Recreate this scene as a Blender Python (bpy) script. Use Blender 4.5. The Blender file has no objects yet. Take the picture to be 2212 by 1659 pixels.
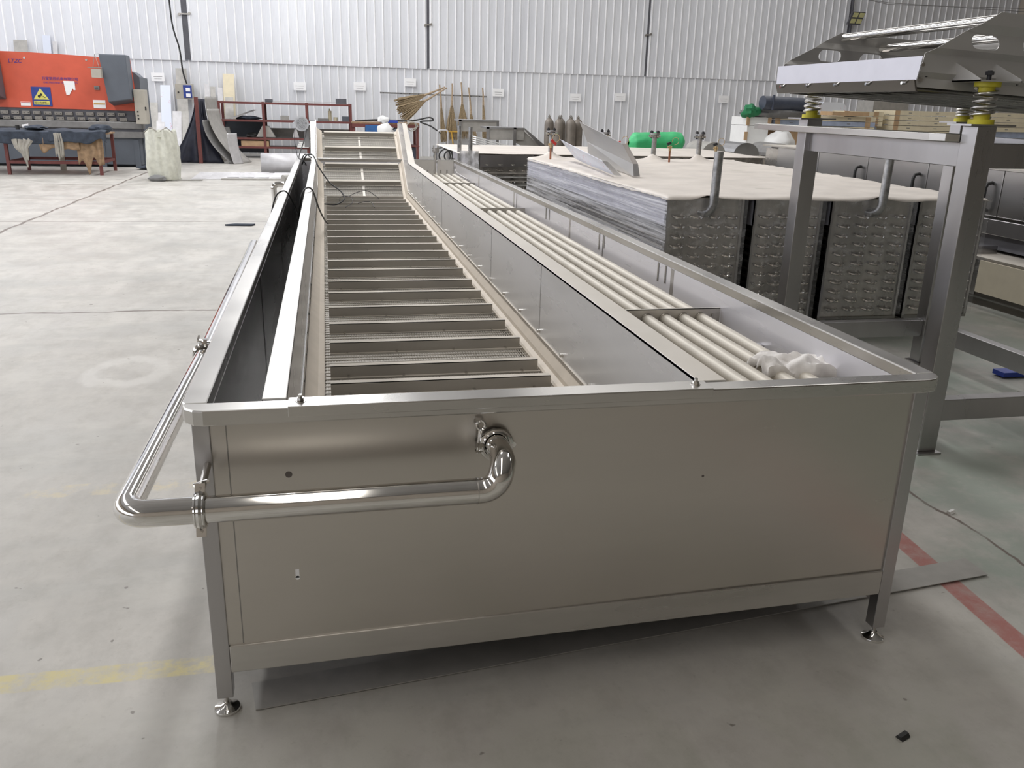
import bpy, bmesh, math, random
from mathutils import Vector, Matrix, noise
random.seed(7)
sc = bpy.context.scene
C = bpy.context.collection
V = Vector
R = math.radians

# ------------------------------------------------------------------ camera, exposure
YAW, PITCH, ROLL = 0.21354, 0.31413, 0.02685
_f = V((math.sin(YAW)*math.cos(PITCH), math.cos(YAW)*math.cos(PITCH), -math.sin(PITCH)))
_r = V((math.cos(YAW), -math.sin(YAW), 0))
_u = _r.cross(_f)
_r2 = _r*math.cos(ROLL) + _u*math.sin(ROLL)
_u2 = -_r*math.sin(ROLL) + _u*math.cos(ROLL)
cam_d = bpy.data.cameras.new('camera'); cam = bpy.data.objects.new('camera', cam_d); C.objects.link(cam)
m = Matrix((_r2, _u2, -_f)).transposed().to_4x4(); m.translation = (0.3703, -2.0249, 1.6108)
cam.matrix_world = m
cam_d.sensor_width = 36; cam_d.lens = 1853.7/2212*36; cam_d.clip_start = 0.05; cam_d.clip_end = 200
sc.camera = cam
sc.view_settings.view_transform = 'Standard'; sc.view_settings.look = 'None'
sc.view_settings.gamma = 1; sc.view_settings.use_curve_mapping = False
sc.view_settings.exposure = 0.08
w = bpy.data.worlds.new('world'); sc.world = w; w.use_nodes = True
w.node_tree.nodes['Background'].inputs[0].default_value = (0.75, 0.85, 1, 1)
w.node_tree.nodes['Background'].inputs[1].default_value = 1.0

# ------------------------------------------------------------------ material helpers
class NT:
    def __init__(s, mat):
        s.t = mat.node_tree; s.n = s.t.nodes; s.l = s.t.links
    def node(s, kind, **kw):
        n = s.n.new(kind)
        for k, v in kw.items(): setattr(n, k, v)
        return n
    def link(s, a, b): s.l.new(a, b)
    def val(s, sock, v):
        if isinstance(v, (int, float)): sock.default_value = v
        elif isinstance(v, tuple): sock.default_value = v if len(v) == 4 or sock.type == 'VECTOR' else (*v, 1)
        else: s.link(v, sock)
    def math(s, op, a, b=0.0, c=0.0, clamp=False):
        n = s.node('ShaderNodeMath', operation=op, use_clamp=clamp)
        for i, v in enumerate((a, b, c)): s.val(n.inputs[i], v)
        return n.outputs[0]
    def pos(s):
        if not hasattr(s, '_p'): s._p = s.node('ShaderNodeNewGeometry').outputs['Position']
        return s._p
    def obj(s): return s.node('ShaderNodeTexCoord').outputs['Object']
    def noise(s, vec, scale, detail=4, rough=0.55, stretch=None, loc=(0,0,0)):
        if stretch or loc != (0,0,0):
            mp = s.node('ShaderNodeMapping'); s.link(vec, mp.inputs[0])
            mp.inputs['Scale'].default_value = stretch or (1,1,1); mp.inputs['Location'].default_value = loc
            vec = mp.outputs[0]
        n = s.node('ShaderNodeTexNoise'); s.link(vec, n.inputs['Vector'])
        n.inputs['Scale'].default_value = scale; n.inputs['Detail'].default_value = detail
        n.inputs['Roughness'].default_value = rough
        return n.outputs[0]
    def ramp(s, fac, lo, hi, a=0.0, b=1.0):
        n = s.node('ShaderNodeMapRange'); s.link(fac, n.inputs[0])
        for i, v in enumerate((lo, hi, a, b)): n.inputs[i+1].default_value = v
        return n.outputs[0]
    def mix(s, fac, a, b):
        n = s.node('ShaderNodeMix', data_type='RGBA')
        s.val(n.inputs[0], fac); s.val(n.inputs[6], a); s.val(n.inputs[7], b)
        return n.outputs[2]
    def bump(s, h, strength=0.3, dist=0.01):
        n = s.node('ShaderNodeBump'); n.inputs['Strength'].default_value = strength
        n.inputs['Distance'].default_value = dist; s.link(h, n.inputs['Height']); return n.outputs[0]

def mat(name):
    m = bpy.data.materials.new(name); m.use_nodes = True
    return m, NT(m), m.node_tree.nodes['Principled BSDF']
def plain(name, col, rough=0.6, metal=0.0, var=0.12, scale=8, bump=0.0, spec=0.5):
    m, t, b = mat(name)
    n = t.noise(t.pos(), scale, 5)
    d = tuple(c*(1-var) for c in col); e = tuple(min(1, c*(1+var)) for c in col)
    t.val(b.inputs['Base Color'], t.mix(t.ramp(n, .3, .7), d, e))
    b.inputs['Roughness'].default_value = rough; b.inputs['Metallic'].default_value = metal
    b.inputs['Specular IOR Level'].default_value = spec
    if bump: t.link(t.bump(t.noise(t.pos(), scale*4, 6), bump), b.inputs['Normal'])
    return m
def steel(name, col=(.60, .58, .55), r0=.2, r1=.36, stretch=(1, 1, 1), scale=3, var=.08, dust=0.0, bump=.02, metal=1.0):
    """stainless sheet; dust lays a matte beige film over up-facing faces, patchy"""
    m, t, b = mat(name)
    n = t.noise(t.pos(), scale, 5, .6, stretch)
    c = t.mix(t.ramp(n, .35, .65), tuple(x*(1-var) for x in col), tuple(x*(1+var) for x in col))
    t.val(b.inputs['Roughness'], t.ramp(n, .3, .7, r0, r1))
    b.inputs['Metallic'].default_value = metal
    if dust:
        f = t.math('MULTIPLY', t.ramp(t.noise(t.pos(), 2.2, 5), .3, .75, .45, 1), dust, clamp=True)
        nz = t.node('ShaderNodeSeparateXYZ'); t.link(t.node('ShaderNodeNewGeometry').outputs['Normal'], nz.inputs[0])
        up = t.ramp(nz.outputs[2], .1, .8, .12, 1)
        f = t.math('MULTIPLY', f, up, clamp=True)
        c = t.mix(f, c, (.66, .615, .545))
        t.val(b.inputs['Metallic'], t.math('SUBTRACT', 1, f, clamp=True))
        t.val(b.inputs['Roughness'], t.math('ADD', t.ramp(n, .3, .7, r0, r1), t.math('MULTIPLY', f, .45), clamp=True))
    t.val(b.inputs['Base Color'], c)
    if bump: t.link(t.bump(t.noise(t.pos(), 1.4, 2), bump, .05), b.inputs['Normal'])
    return m

M = {}
M['steel'] = steel('stainless_sheet', stretch=(.25, 1, 1), r0=.24, r1=.34)
M['front'] = steel('stainless_front_sheet', (.60, .57, .53), .27, .32, (.3, 1, 1), 2.2, .04, bump=0)
M['rim'] = steel('stainless_rim', (.60, .585, .56), .24, .36, (.2, .2, 1), 5, .1)
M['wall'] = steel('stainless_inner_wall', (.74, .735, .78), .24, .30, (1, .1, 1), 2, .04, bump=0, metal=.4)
M['polish'] = steel('polished_tube', (.78, .77, .75), .05, .09, bump=0)
M['dusty'] = steel('dusty_stainless', (.58, .56, .53), .3, .4, dust=.75)
M['dustier'] = steel('very_dusty_stainless', (.55, .52, .48), .35, .45, dust=1.0)
M['flight'] = steel('dull_flight_steel', (.40, .385, .36), .38, .46, (.3, 1, 1), 4, .06, dust=1.3, bump=0, metal=.3)
M['mesh'] = plain('dull_wire_mesh', (.47, .44, .39), .55, .2)
M['uhmw'] = plain('beige_plastic_guide', (.62, .55, .46), .55, var=.06)
M['frame'] = steel('brushed_frame_tube', (.50, .49, .495), .26, .36, (1, 1, .2), 3, .07)
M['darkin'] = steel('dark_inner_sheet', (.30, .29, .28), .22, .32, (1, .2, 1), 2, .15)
M['bolt'] = plain('bolt_steel', (.55, .53, .5), .3, 1)
M['blackbolt'] = plain('black_oxide_bolt', (.03, .03, .035), .5)
M['black'] = plain('black_rubber', (.02, .02, .02), .5)
M['copper'] = plain('rusty_copper_stub', (.33, .13, .07), .5, .3)
M['redp'] = plain('red_lever_plastic', (.62, .05, .04), .45)
M['brass'] = plain('brass_valve', (.6, .45, .25), .35, .9)


M['dustpipe'] = plain('dusty_pipe', (.64, .60, .53), .5, .25, var=.08, scale=6)
M['guard'] = steel('guard_sheet', (.80, .79, .785), .24, .34, (1, .2, 1), 2, .06, bump=0, metal=.4)
M['rimdust'] = steel('guard_top', (.50, .49, .48), .34, .44, dust=.25)
M['slopeback'] = plain('grey_slope_backing', (.26, .245, .22), .55, .3)
M['motor'] = plain('grey_motor_paint', (.42, .43, .44), .4)
M['motorcap'] = plain('pale_grey_cover', (.72, .74, .78), .4)
M['rag'] = plain('soiled_white_cloth', (.90, .87, .85), .9, var=.12, scale=30)
M['smudge'] = plain('scorch_mark', (.16, .14, .13), .5, .5)
M['dullplate'] = steel('dull_grey_plate', (.50, .49, .475), .36, .46, (.3, 1, 1), 2, .05, metal=.35)
M['filmwhite'] = plain('lilac_protective_film', (.74, .74, .82), .35, .15, var=.03)
M['filmsteel'] = plain('film_over_steel', (.62, .62, .70), .35, .5, var=.15, scale=6)
M['yellow'] = plain('yellow_rubber', (.62, .55, .04), .5)
M['tubesheet'] = steel('tube_sheet_steel', (.52, .50, .47), .22, .4, (1, 1, .3), 6, .25, metal=.8)
M['coil'] = steel('dark_coil_tube', (.36, .34, .32), .3, .45, scale=9)
M['galv'] = steel('galvanised_pipe', (.42, .42, .42), .3, .5, (1, 1, 1), 25, .25)
M['dustfilm'] = plain('dusty_plastic', (.73, .67, .61), .5, var=.10, scale=3, bump=.15)
M['door'] = steel('brushed_door', (.58, .57, .56), .26, .34, (1, .3, 1), 1.5, .05)
M['cream'] = plain('cream_panel', (.60, .54, .42), .5, var=.04)
M['bluep'] = plain('blue_plastic', (.03, .07, .45), .4)
def film(name, lo, hi, scale, stretch, col=(.8, .8, .82), a0=.08, a1=.75, rough=.25, bump=.6, noisy=1):
    m, t, b = mat(name); t.val(b.inputs['Base Color'], (*col, 1)); b.inputs['Roughness'].default_value = rough
    n = t.noise(t.pos(), scale, 4, .7, stretch)
    t.val(b.inputs['Alpha'], t.ramp(n, lo, hi, a0, a1))
    t.link(t.bump(t.noise(t.pos(), scale*.6, 3, .6, stretch), bump, .02), b.inputs['Normal'])
    m.surface_render_method = 'BLENDED' if hasattr(m, 'surface_render_method') else m
    return m
M['film'] = film('clear_stretch_film', .5, .85, 9, (1, 1, 1.6), a0=.13, a1=.6, rough=.14, bump=.8)
M['filmstreak'] = film('streaked_stretch_film', .42, .66, 8, (1, .07, 4.5), col=(.88, .88, .93), a0=.15, a1=.85, rough=.3)
M['filmthick'] = film('cloudy_bunched_film', .3, .6, 8, (1, 1, 1), a0=.45, a1=.9)
def redprint():
    m, t, b = mat('film_with_red_print'); n = t.noise(t.pos(), 26, 2, .5, (1, 1, 2)); s = t.noise(t.pos(), 2.2, 2, .5, (1, 1, 1), (2, 5, 1))
    f = t.math('MULTIPLY', t.ramp(n, .60, .64, 0, 1), t.ramp(s, .55, .6, 0, .7))
    t.val(b.inputs['Base Color'], t.mix(f, (.66, .70, .80), (.6, .12, .16))); b.inputs['Roughness'].default_value = .35; b.inputs['Metallic'].default_value = .1; return m
M['filmred'] = redprint()
M['orange'] = plain('orange_red_machine_paint', (.66, .115, .062), .45, var=.07, scale=3)
M['greypaint'] = plain('blue_grey_machine_paint', (.115, .13, .155), .5, var=.1, scale=2)
M['beigebox'] = plain('beige_cabinet_paint', (.46, .43, .37), .5, var=.06)
M['tool'] = plain('press_tool_steel', (.30, .285, .26), .45, .6)
M['bed'] = plain('worn_grey_steel', (.26, .255, .25), .5, .4)
M['inkblue'] = plain('ink_blue', (.09, .05, .30), .6)
M['signblue'] = plain('sign_blue', (.03, .06, .30), .5)
M['signyellow'] = plain('sign_yellow', (.80, .74, .18), .5)
M['white'] = plain('white_paper', (.96, .96, .97), .8, var=.03)
M['rust'] = plain('red_oxide_steel', (.17, .055, .05), .6, .2, scale=15)
M['cloth'] = plain('dark_blue_grey_cloth', (.045, .055, .075), .95, var=.3, scale=10)
M['leather'] = plain('brown_leather_rag', (.30, .20, .12), .9, var=.3, scale=10)
M['palecloth'] = plain('pale_glove_cloth', (.36, .34, .30), .9, var=.2)
M['sack'] = plain('woven_sack', (.62, .62, .54), .38, var=.12, scale=12, bump=.3)
M['darksack'] = plain('dark_cloth_sheet', (.018, .02, .035), .6, var=.3)
M['sheetgrey'] = plain('dusty_sheet_metal', (.42, .405, .38), .5, .35, var=.12)
M['sheetlight'] = plain('bright_sheet_metal', (.56, .55, .56), .4, .3, var=.10)
M['cardb'] = plain('cardboard', (.50, .34, .20), .8)
M['crate'] = plain('cream_wrapped_board', (.74, .66, .48), .6, var=.05)
M['crateblue'] = plain('pale_blue_wrap', (.40, .46, .60), .5)
M['foam'] = plain('white_foam', (.85, .85, .84), .8, var=.03)
M['straw'] = plain('broom_straw', (.34, .26, .16), .9, var=.35, scale=40, bump=.5)
M['bamboo'] = plain('wooden_handle', (.42, .32, .22), .7, var=.25, scale=30)
M['mustard'] = plain('orange_handle', (.62, .36, .06), .5)
M['gasbottle'] = plain('brown_grey_gas_bottle', (.20, .175, .15), .45, .3, var=.2, scale=6)
M['greenroll'] = plain('green_woven_wrap', (.06, .52, .20), .45, var=.12, scale=6, bump=.3)
M['greencloth'] = plain('dark_green_cloth', (.02, .20, .08), .7)
M['tarp'] = plain('grey_tarp', (.22, .22, .22), .8, var=.2, scale=5, bump=.4)
M['navy'] = plain('navy_motor_paint', (.06, .07, .10), .4)
M['bluecloth'] = plain('blue_panel_paint', (.03, .12, .33), .6)
M['lampglass'] = plain('unlit_lamp_glass', (.62, .60, .30), .2)
M['galvframe'] = steel('plain_steel_frame', (.46, .46, .47), .3, .45)
M['flangebeige'] = steel('dusty_flange', (.72, .70, .67), .28, .4, dust=.9)
M['endwhite'] = plain('pale_end_sheet', (.74, .72, .69), .35, .2, var=.04)

# ------------------------------------------------------------------ mesh helpers
def wl(o):
    v = V((0, 0, 0))
    while o is not None:
        v += o.location; o = o.parent
    return v
class MB:
    def __init__(s): s.v = []; s.f = []; s.sm = []
    def add(s, vs, fs, smooth=False):
        k = len(s.v); s.v += [V(p) for p in vs]
        for f in fs: s.f.append([i+k for i in f]); s.sm.append(smooth)
        return s
    def box(s, x0, x1, y0, y1, z0, z1):
        return s.hexa([(x0,y0,z0),(x1,y0,z0),(x1,y1,z0),(x0,y1,z0),(x0,y0,z1),(x1,y0,z1),(x1,y1,z1),(x0,y1,z1)])
    def hexa(s, p):
        return s.add(p, [(0,3,2,1),(4,5,6,7),(0,1,5,4),(1,2,6,5),(2,3,7,6),(3,0,4,7)])
    def bar(s, p, q, w, h, up=(0, 0, 1)):
        p, q = V(p), V(q); d = (q-p).normalized(); a = d.cross(V(up))
        if a.length < 1e-4: a = d.cross(V((0, 1, 0)))
        a.normalize(); b = a.cross(d).normalized(); a *= w/2; b *= h/2
        return s.hexa([p-a-b, p+a-b, q+a-b, q-a-b, p-a+b, p+a+b, q+a+b, q-a+b])
    def ring(s, c, a, b, r, n): return [c + a*(r*math.cos(2*math.pi*i/n)) + b*(r*math.sin(2*math.pi*i/n)) for i in range(n)]
    def cyl(s, p, q, r, n=16, r2=None, cap=True):
        p, q = V(p), V(q); d = (q-p).normalized()
        a = d.cross(V((0, 0, 1)) if abs(d.z) < .9 else V((1, 0, 0))).normalized(); b = d.cross(a)
        r2 = r if r2 is None else r2
        return s.add(s.ring(p, a, b, r, n) + s.ring(q, a, b, r2, n), [(i, (i+1) % n, n+(i+1) % n, n+i) for i in range(n)] + ([tuple(range(n))[::-1], tuple(range(n, 2*n))] if cap else []), True)
    def tube(s, pts, r, n=10, closed=False, cap=True, rr=None):
        pts = [V(p) for p in pts]; N = len(pts); t0 = None; rings = []
        for i, p in enumerate(pts):
            d = (pts[(i+1) % N]-pts[i-1]) if (closed or 0 < i < N-1) else (pts[1]-pts[0] if i == 0 else pts[-1]-pts[-2])
            d.normalize()
            if t0 is None: a = d.cross(V((0, 0, 1)) if abs(d.z) < .9 else V((1, 0, 0))).normalized()
            else: a = (t0 - d*t0.dot(d)).normalized()
            t0 = a; rings += s.ring(p, a, d.cross(a), rr[i] if rr else r, n)
        fs = []
        for i in range(N if closed else N-1):
            j = (i+1) % N
            fs += [(i*n+k, i*n+(k+1) % n, j*n+(k+1) % n, j*n+k) for k in range(n)]
        if cap and not closed: fs += [tuple(range(n))[::-1], tuple(range((N-1)*n, N*n))]
        return s.add(rings, fs, True)
    def prism(s, poly, axis, a0, a1, hole=None):
        """poly: 2D points in the plane normal to axis ('x': (y,z); 'y': (x,z); 'z': (x,y))"""
        def P(u, v, a): return {'x': (a, u, v), 'y': (u, a, v), 'z': (u, v, a)}[axis]
        n = len(poly); A = [P(u, v, a0) for u, v in poly]; B = [P(u, v, a1) for u, v in poly]
        return s.add(A+B, [(i, (i+1) % n, n+(i+1) % n, n+i) for i in range(n)] + [tuple(range(n)), tuple(range(n, 2*n))[::-1]])
    def plate(s, pts, t, nrm=None):
        """flat polygon in space with thickness t along its normal"""
        pts = [V(p) for p in pts]; nn = V(nrm) if nrm else (pts[1]-pts[0]).cross(pts[2]-pts[0]).normalized()
        n = len(pts); B = [p+nn*t for p in pts]
        return s.add(pts+B, [(i, (i+1) % n, n+(i+1) % n, n+i) for i in range(n)] + [tuple(range(n))[::-1], tuple(range(n, 2*n))])
    def lathe(s, prof, c, n=24, cap=True):
        c = V(c); vs = []
        for r, z in prof: vs += s.ring(c+V((0, 0, z)), V((1, 0, 0)), V((0, 1, 0)), r, n)
        fs = []
        for i in range(len(prof)-1): fs += [(i*n+k, i*n+(k+1) % n, (i+1)*n+(k+1) % n, (i+1)*n+k) for k in range(n)]
        if cap: fs += [tuple(range(n))[::-1], tuple(range(len(vs)-n, len(vs)))]
        return s.add(vs, fs, True)
    def grid(s, fn, nu, nv, smooth=True, wrapu=False):
        vs = [fn(i/(nu if wrapu else nu-1), j/(nv-1)) for j in range(nv) for i in range(nu)]
        fs = [(j*nu+i, j*nu+(i+1) % nu, (j+1)*nu+(i+1) % nu, (j+1)*nu+i) for j in range(nv-1) for i in range(nu if wrapu else nu-1)]
        return s.add(vs, fs, smooth)
    def build(s, name, m, parent=None, bev=0, solid=0, thing=None, recalc=True):
        o0 = wl(parent) if parent else V((0, 0, 0))
        org = V((0, 0, 0))
        if not parent and s.v:
            lo = [min(p[i] for p in s.v) for i in range(3)]; hi = [max(p[i] for p in s.v) for i in range(3)]
            org = V(((lo[0]+hi[0])/2, (lo[1]+hi[1])/2, lo[2]))
        me = bpy.data.meshes.new(name); me.from_pydata([p-o0-org for p in s.v], [], s.f)
        me.polygons.foreach_set('use_smooth', s.sm)
        if recalc:
            bm = bmesh.new(); bm.from_mesh(me); bmesh.ops.recalc_face_normals(bm, faces=bm.faces); bm.to_mesh(me); bm.free()
        if any(s.sm): me.set_sharp_from_angle(angle=R(42))
        me.materials.append(M[m] if isinstance(m, str) else m)
        o = bpy.data.objects.new(name, me); C.objects.link(o)
        if parent: o.parent = parent
        else: o.location = org
        if solid:
            md = o.modifiers.new('thickness', 'SOLIDIFY'); md.thickness = solid; md.offset = 0
        if bev:
            md = o.modifiers.new('edge', 'BEVEL'); md.width = bev; md.segments = 2; md.limit_method = 'ANGLE'; md.angle_limit = R(40)
        return o
def split(mb, name, m, parent, **kw):
    """one object per connected piece"""
    par = list(range(len(mb.v)))
    def find(i):
        while par[i] != i: par[i] = par[par[i]]; i = par[i]
        return i
    for f in mb.f:
        for i in f[1:]: par[find(i)] = find(f[0])
    groups = {}
    for f, sm in zip(mb.f, mb.sm): groups.setdefault(find(f[0]), []).append((f, sm))
    out = []
    for g in groups.values():
        ids = sorted({i for f, _ in g for i in f}); ix = {i: k for k, i in enumerate(ids)}; q = MB()
        q.v = [mb.v[i] for i in ids]; q.f = [[ix[i] for i in f] for f, _ in g]; q.sm = [sm for _, sm in g]
        out.append(q.build(name, m, parent, **kw))
    return out
def B(*a): return MB().box(*a)
def thing(name, label, cat, loc=(0, 0, 0), group=None):
    o = bpy.data.objects.new(name, None); C.objects.link(o); o.location = loc; o.empty_display_size = .1
    return tag(o, label, cat, group)
def tag(o, label, cat, group=None, kind=None):
    o['label'] = label; o['category'] = cat
    if group: o['group'] = group
    if kind: o['kind'] = kind
    return o
def struct(o): o['kind'] = 'structure'; return o
def plabel(o, s): o['label'] = s; return o
def dup(o, off=(0, 0, 0), parent=None, label=None, group=None):
    c = o.copy(); C.objects.link(c)
    c.parent = parent
    if parent is None or True: c.location = o.location + V(off)
    if label: c['label'] = label
    if group: c['group'] = group
    for ch in list(o.children): dup(ch, (0, 0, 0), c)
    return c
def textobj(name, s, size, loc, mt, parent, rot=(90, 0, 0), sx=1.0, shear=0, ext=.001, align='LEFT'):
    cu = bpy.data.curves.new(name, 'FONT'); cu.body = s; cu.size = size; cu.extrude = ext; cu.shear = shear; cu.align_x = align
    to = bpy.data.objects.new(name, cu); C.objects.link(to)
    dg = bpy.context.evaluated_depsgraph_get(); me = bpy.data.meshes.new_from_object(to.evaluated_get(dg))
    bpy.data.objects.remove(to); bpy.data.curves.remove(cu)
    me.materials.clear(); me.materials.append(M[mt])
    o = bpy.data.objects.new(name, me); C.objects.link(o); o.parent = parent
    o.location = V(loc) - wl(parent); o.rotation_euler = [R(a) for a in rot]; o.scale = (sx, 1, 1)
    return o
def arc(c, a, b, r, t0, t1, n):
    c, a, b = V(c), V(a), V(b)
    return [c + a*(r*math.cos(R(t0+(t1-t0)*i/n))) + b*(r*math.sin(R(t0+(t1-t0)*i/n))) for i in range(n+1)]

# ------------------------------------------------------------------ hall: floor, walls, roof, skylights
XL, XR, YB, YF, ZC = -13.0, 24.0, 26.0, -13.0, 8.5
def floor_material():
    m, t, b = mat('worn_painted_concrete')
    p = t.pos(); sx = t.node('ShaderNodeSeparateXYZ'); t.link(p, sx.inputs[0]); x, y = sx.outputs[0], sx.outputs[1]
    n1 = t.noise(p, .55, 6, .6); n2 = t.noise(p, 3.5, 6, .65, (1, .5, 1)); n3 = t.noise(p, 38, 3, .6)
    n4 = t.noise(p, 1.3, 5, .6, (.35, 1.4, 1), (3, 7, 0))
    c = t.mix(t.ramp(n1, .35, .68), (.40, .38, .345), (.56, .54, .505))
    c = t.mix(t.ramp(n2, .42, .62, 0, .45), c, (.64, .61, .565))
    c = t.mix(t.ramp(n4, .48, .68, 0, .6), c, (.40, .395, .37))
    c = t.mix(t.ramp(n3, .62, .75, 0, .28), c, (.30, .28, .25))
    n5 = t.noise(p, 7.5, 6, .7, (1, .7, 1), (1, 4, 0)); c = t.mix(t.ramp(n5, .46, .66, 0, .38), c, (.33, .31, .275))
    n6 = t.noise(p, 2.1, 5, .7, (.8, 1.3, 1), (8, 2, 0)); c = t.mix(t.ramp(n6, .52, .66, 0, .35), c, (.60, .58, .53))
    # green paint worn through on the right of the red line and a little in front of it
    g1 = t.ramp(x, 2.45, 2.75, 0, 1); g2 = t.ramp(t.noise(p, 1.7, 6, .65), .40, .56, 0, 1)
    gn = t.ramp(y, 9, 3, 0, 1)
    green = t.math('MULTIPLY', t.math('MULTIPLY', g1, g2), t.math('MULTIPLY', gn, .72))
    c = t.mix(green, c, (.29, .345, .295))
    g3 = t.math('MULTIPLY', t.ramp(y, .2, -.5, 0, .5), t.ramp(n2, .45, .6, 0, 1)); c = t.mix(g3, c, (.33, .34, .28))
    wear = t.ramp(t.noise(p, 9, 5, .7), .36, .58, 0, 1)
    def band(v, a, w, soft=.006):
        d = t.math('ABSOLUTE', t.math('SUBTRACT', v, a)); return t.ramp(d, w, w+soft, 1, 0)
    def win(v, a, bb): return t.math('MULTIPLY', t.ramp(v, a, a+.05, 0, 1), t.ramp(v, bb-.05, bb, 1, 0))
    # red line beside the tank, running away along the tank
    xs = t.math('SUBTRACT', x, t.math('MULTIPLY', y, .075))
    red = t.math('MULTIPLY', band(xs, 2.505, .04), t.math('MULTIPLY', win(y, -3, 3), t.ramp(wear, 0, 1, .55, .95)))
    c = t.mix(red, c, (.42, .17, .15))
    yel = t.math('MULTIPLY', band(y, .285, .04), t.math('MULTIPLY', t.ramp(x, -.05, .05, 1, 0), t.ramp(t.noise(p, 14, 5, .7), .42, .6, .12, .85)))
    c = t.mix(yel, c, (.62, .54, .25))
    yel2 = t.math('MULTIPLY', band(y, 1.62, .06), t.math('MULTIPLY', win(x, -.95, -.05), t.ramp(t.noise(p, 11, 5, .7), .48, .64, 0, .5)))
    c = t.mix(yel2, c, (.66, .56, .34))
    # pale ring stain on the left
    dx = t.math('MULTIPLY', t.math('ADD', x, .86), 1.0); dy = t.math('MULTIPLY', t.math('SUBTRACT', y, 3.38), .75)
    r = t.math('SQRT', t.math('ADD', t.math('MULTIPLY', dx, dx), t.math('MULTIPLY', dy, dy)))
    r = t.math('ADD', r, t.ramp(n2, .3, .7, -.05, .05))
    ring = t.math('MULTIPLY', t.ramp(t.math('ABSOLUTE', t.math('SUBTRACT', r, .2)), .03, .07, 1, 0), .4)
    c = t.mix(ring, c, (.70, .68, .64))
    # saw-cut joints and a crack
    wob = t.ramp(t.noise(p, 2.5, 3), .3, .7, -.025, .025)
    yw = t.math('ADD', y, wob); xw = t.math('ADD', x, wob)
    js = t.math('ADD', band(yw, 5.0, .010, .012), band(yw, 10.35, .010, .014))
    js = t.math('ADD', js, band(xw, -3.5, .016, .012)); js = t.math('ADD', js, band(yw, 15.6, .012, .012))
    js = t.math('ADD', js, band(xw, 2.90, .004, .005), clamp=True)
    js = t.math('MULTIPLY', js, t.ramp(t.noise(p, 6, 3), .3, .5, .55, 1))
    c = t.mix(js, c, (.16, .13, .11))
    # small dark specks and tyre smears
    sp = t.ramp(t.noise(p, 16, 2, .5, None, (4, 1, 0)), .735, .76, 0, .8); c = t.mix(sp, c, (.18, .16, .14))
    ty = t.noise(p, 1.1, 4, .6, (1.7, .35, 1), (9, 3, 0)); c = t.mix(t.ramp(ty, .60, .72, 0, .28), c, (.33, .32, .31))
    t.val(b.inputs['Base Color'], c)
    t.val(b.inputs['Roughness'], t.ramp(n2, .3, .7, .34, .58)); b.inputs['Specular IOR Level'].default_value = .45
    t.link(t.bump(t.math('SUBTRACT', n3, t.math('MULTIPLY', js, 2)), .12, .004), b.inputs['Normal'])
    return m
M['floor'] = floor_material()
struct(MB().add([(XL, YF, 0), (XR, YF, 0), (XR, YB, 0), (XL, YB, 0)], [(0, 1, 2, 3)]).build('floor', 'floor', recalc=False))

def cladding():
    m, t, b = mat('white_ribbed_cladding')
    p = t.pos()
    n = t.noise(p, .7, 5, .6, (1, 1, .35)); n2 = t.noise(p, 3, 5, .6, (2.5, 1, .25))
    c = t.mix(t.ramp(n, .35, .7), (.70, .715, .76), (.81, .825, .86))
    sx = t.node('ShaderNodeSeparateXYZ'); t.link(p, sx.inputs[0])
    low = t.math('MULTIPLY', t.ramp(sx.outputs[2], 2.9, .3, 0, .55), t.ramp(n2, .35, .65, .25, 1))
    c = t.mix(low, c, (.60, .60, .60))
    t.val(b.inputs['Base Color'], c); b.inputs['Roughness'].default_value = .38
    fine = t.node('ShaderNodeTexWave', bands_direction='X'); fine.inputs['Scale'].default_value = 7.5
    t.link(p, fine.inputs['Vector'])
    t.link(t.bump(fine.outputs[1], .25, .006), b.inputs['Normal'])
    return m
M['clad'] = cladding()
M['riblit'] = plain('lit_rib_white', (.93, .93, .95), .35, var=.03)  # whiter rib faces: overhead light on the ribs painted into the colour
M['column'] = plain('grey_painted_column', (.10, .10, .115), .6)
M['dimwall'] = plain('dull_warm_wall', (.46, .41, .35), .8, var=.1, scale=.6)
M['roof'] = plain('roof_sheet', (.42, .41, .40), .7, var=.1, scale=.5)
def rib_sheet(y, x0, x1, z0, z1, phase=0):
    mb = MB(); prof = [(x0, y)]; x = x0 + phase
    while x < x1 - .06:
        prof += [(x, y), (x+.012, y-.028), (x+.034, y-.028), (x+.046, y)]; x += .25
    prof += [(x1, y)]
    n = len(prof); vs = [(a, c, z0) for a, c in prof] + [(a, c, z1) for a, c in prof]
    mb.add(vs, [(i, i+1, n+i+1, n+i) for i in range(n-1)])
    return mb
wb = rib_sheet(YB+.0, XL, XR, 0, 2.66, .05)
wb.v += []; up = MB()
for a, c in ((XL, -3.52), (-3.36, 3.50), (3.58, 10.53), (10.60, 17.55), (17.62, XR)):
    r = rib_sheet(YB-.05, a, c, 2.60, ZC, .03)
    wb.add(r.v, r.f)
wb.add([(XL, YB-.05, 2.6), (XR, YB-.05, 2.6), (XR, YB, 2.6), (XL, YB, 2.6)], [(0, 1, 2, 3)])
wo = struct(wb.build('wall_back', 'clad', recalc=False)); wo.data.materials.append(M['riblit'])
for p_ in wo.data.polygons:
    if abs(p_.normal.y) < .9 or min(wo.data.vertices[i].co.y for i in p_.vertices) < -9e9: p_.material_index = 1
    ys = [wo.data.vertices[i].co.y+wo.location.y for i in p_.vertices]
    if max(ys)-min(ys) < 1e-4 and (abs(ys[0]-(YB-.028)) < 1e-3 or abs(ys[0]-(YB-.078)) < 1e-3): p_.material_index = 1
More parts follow.
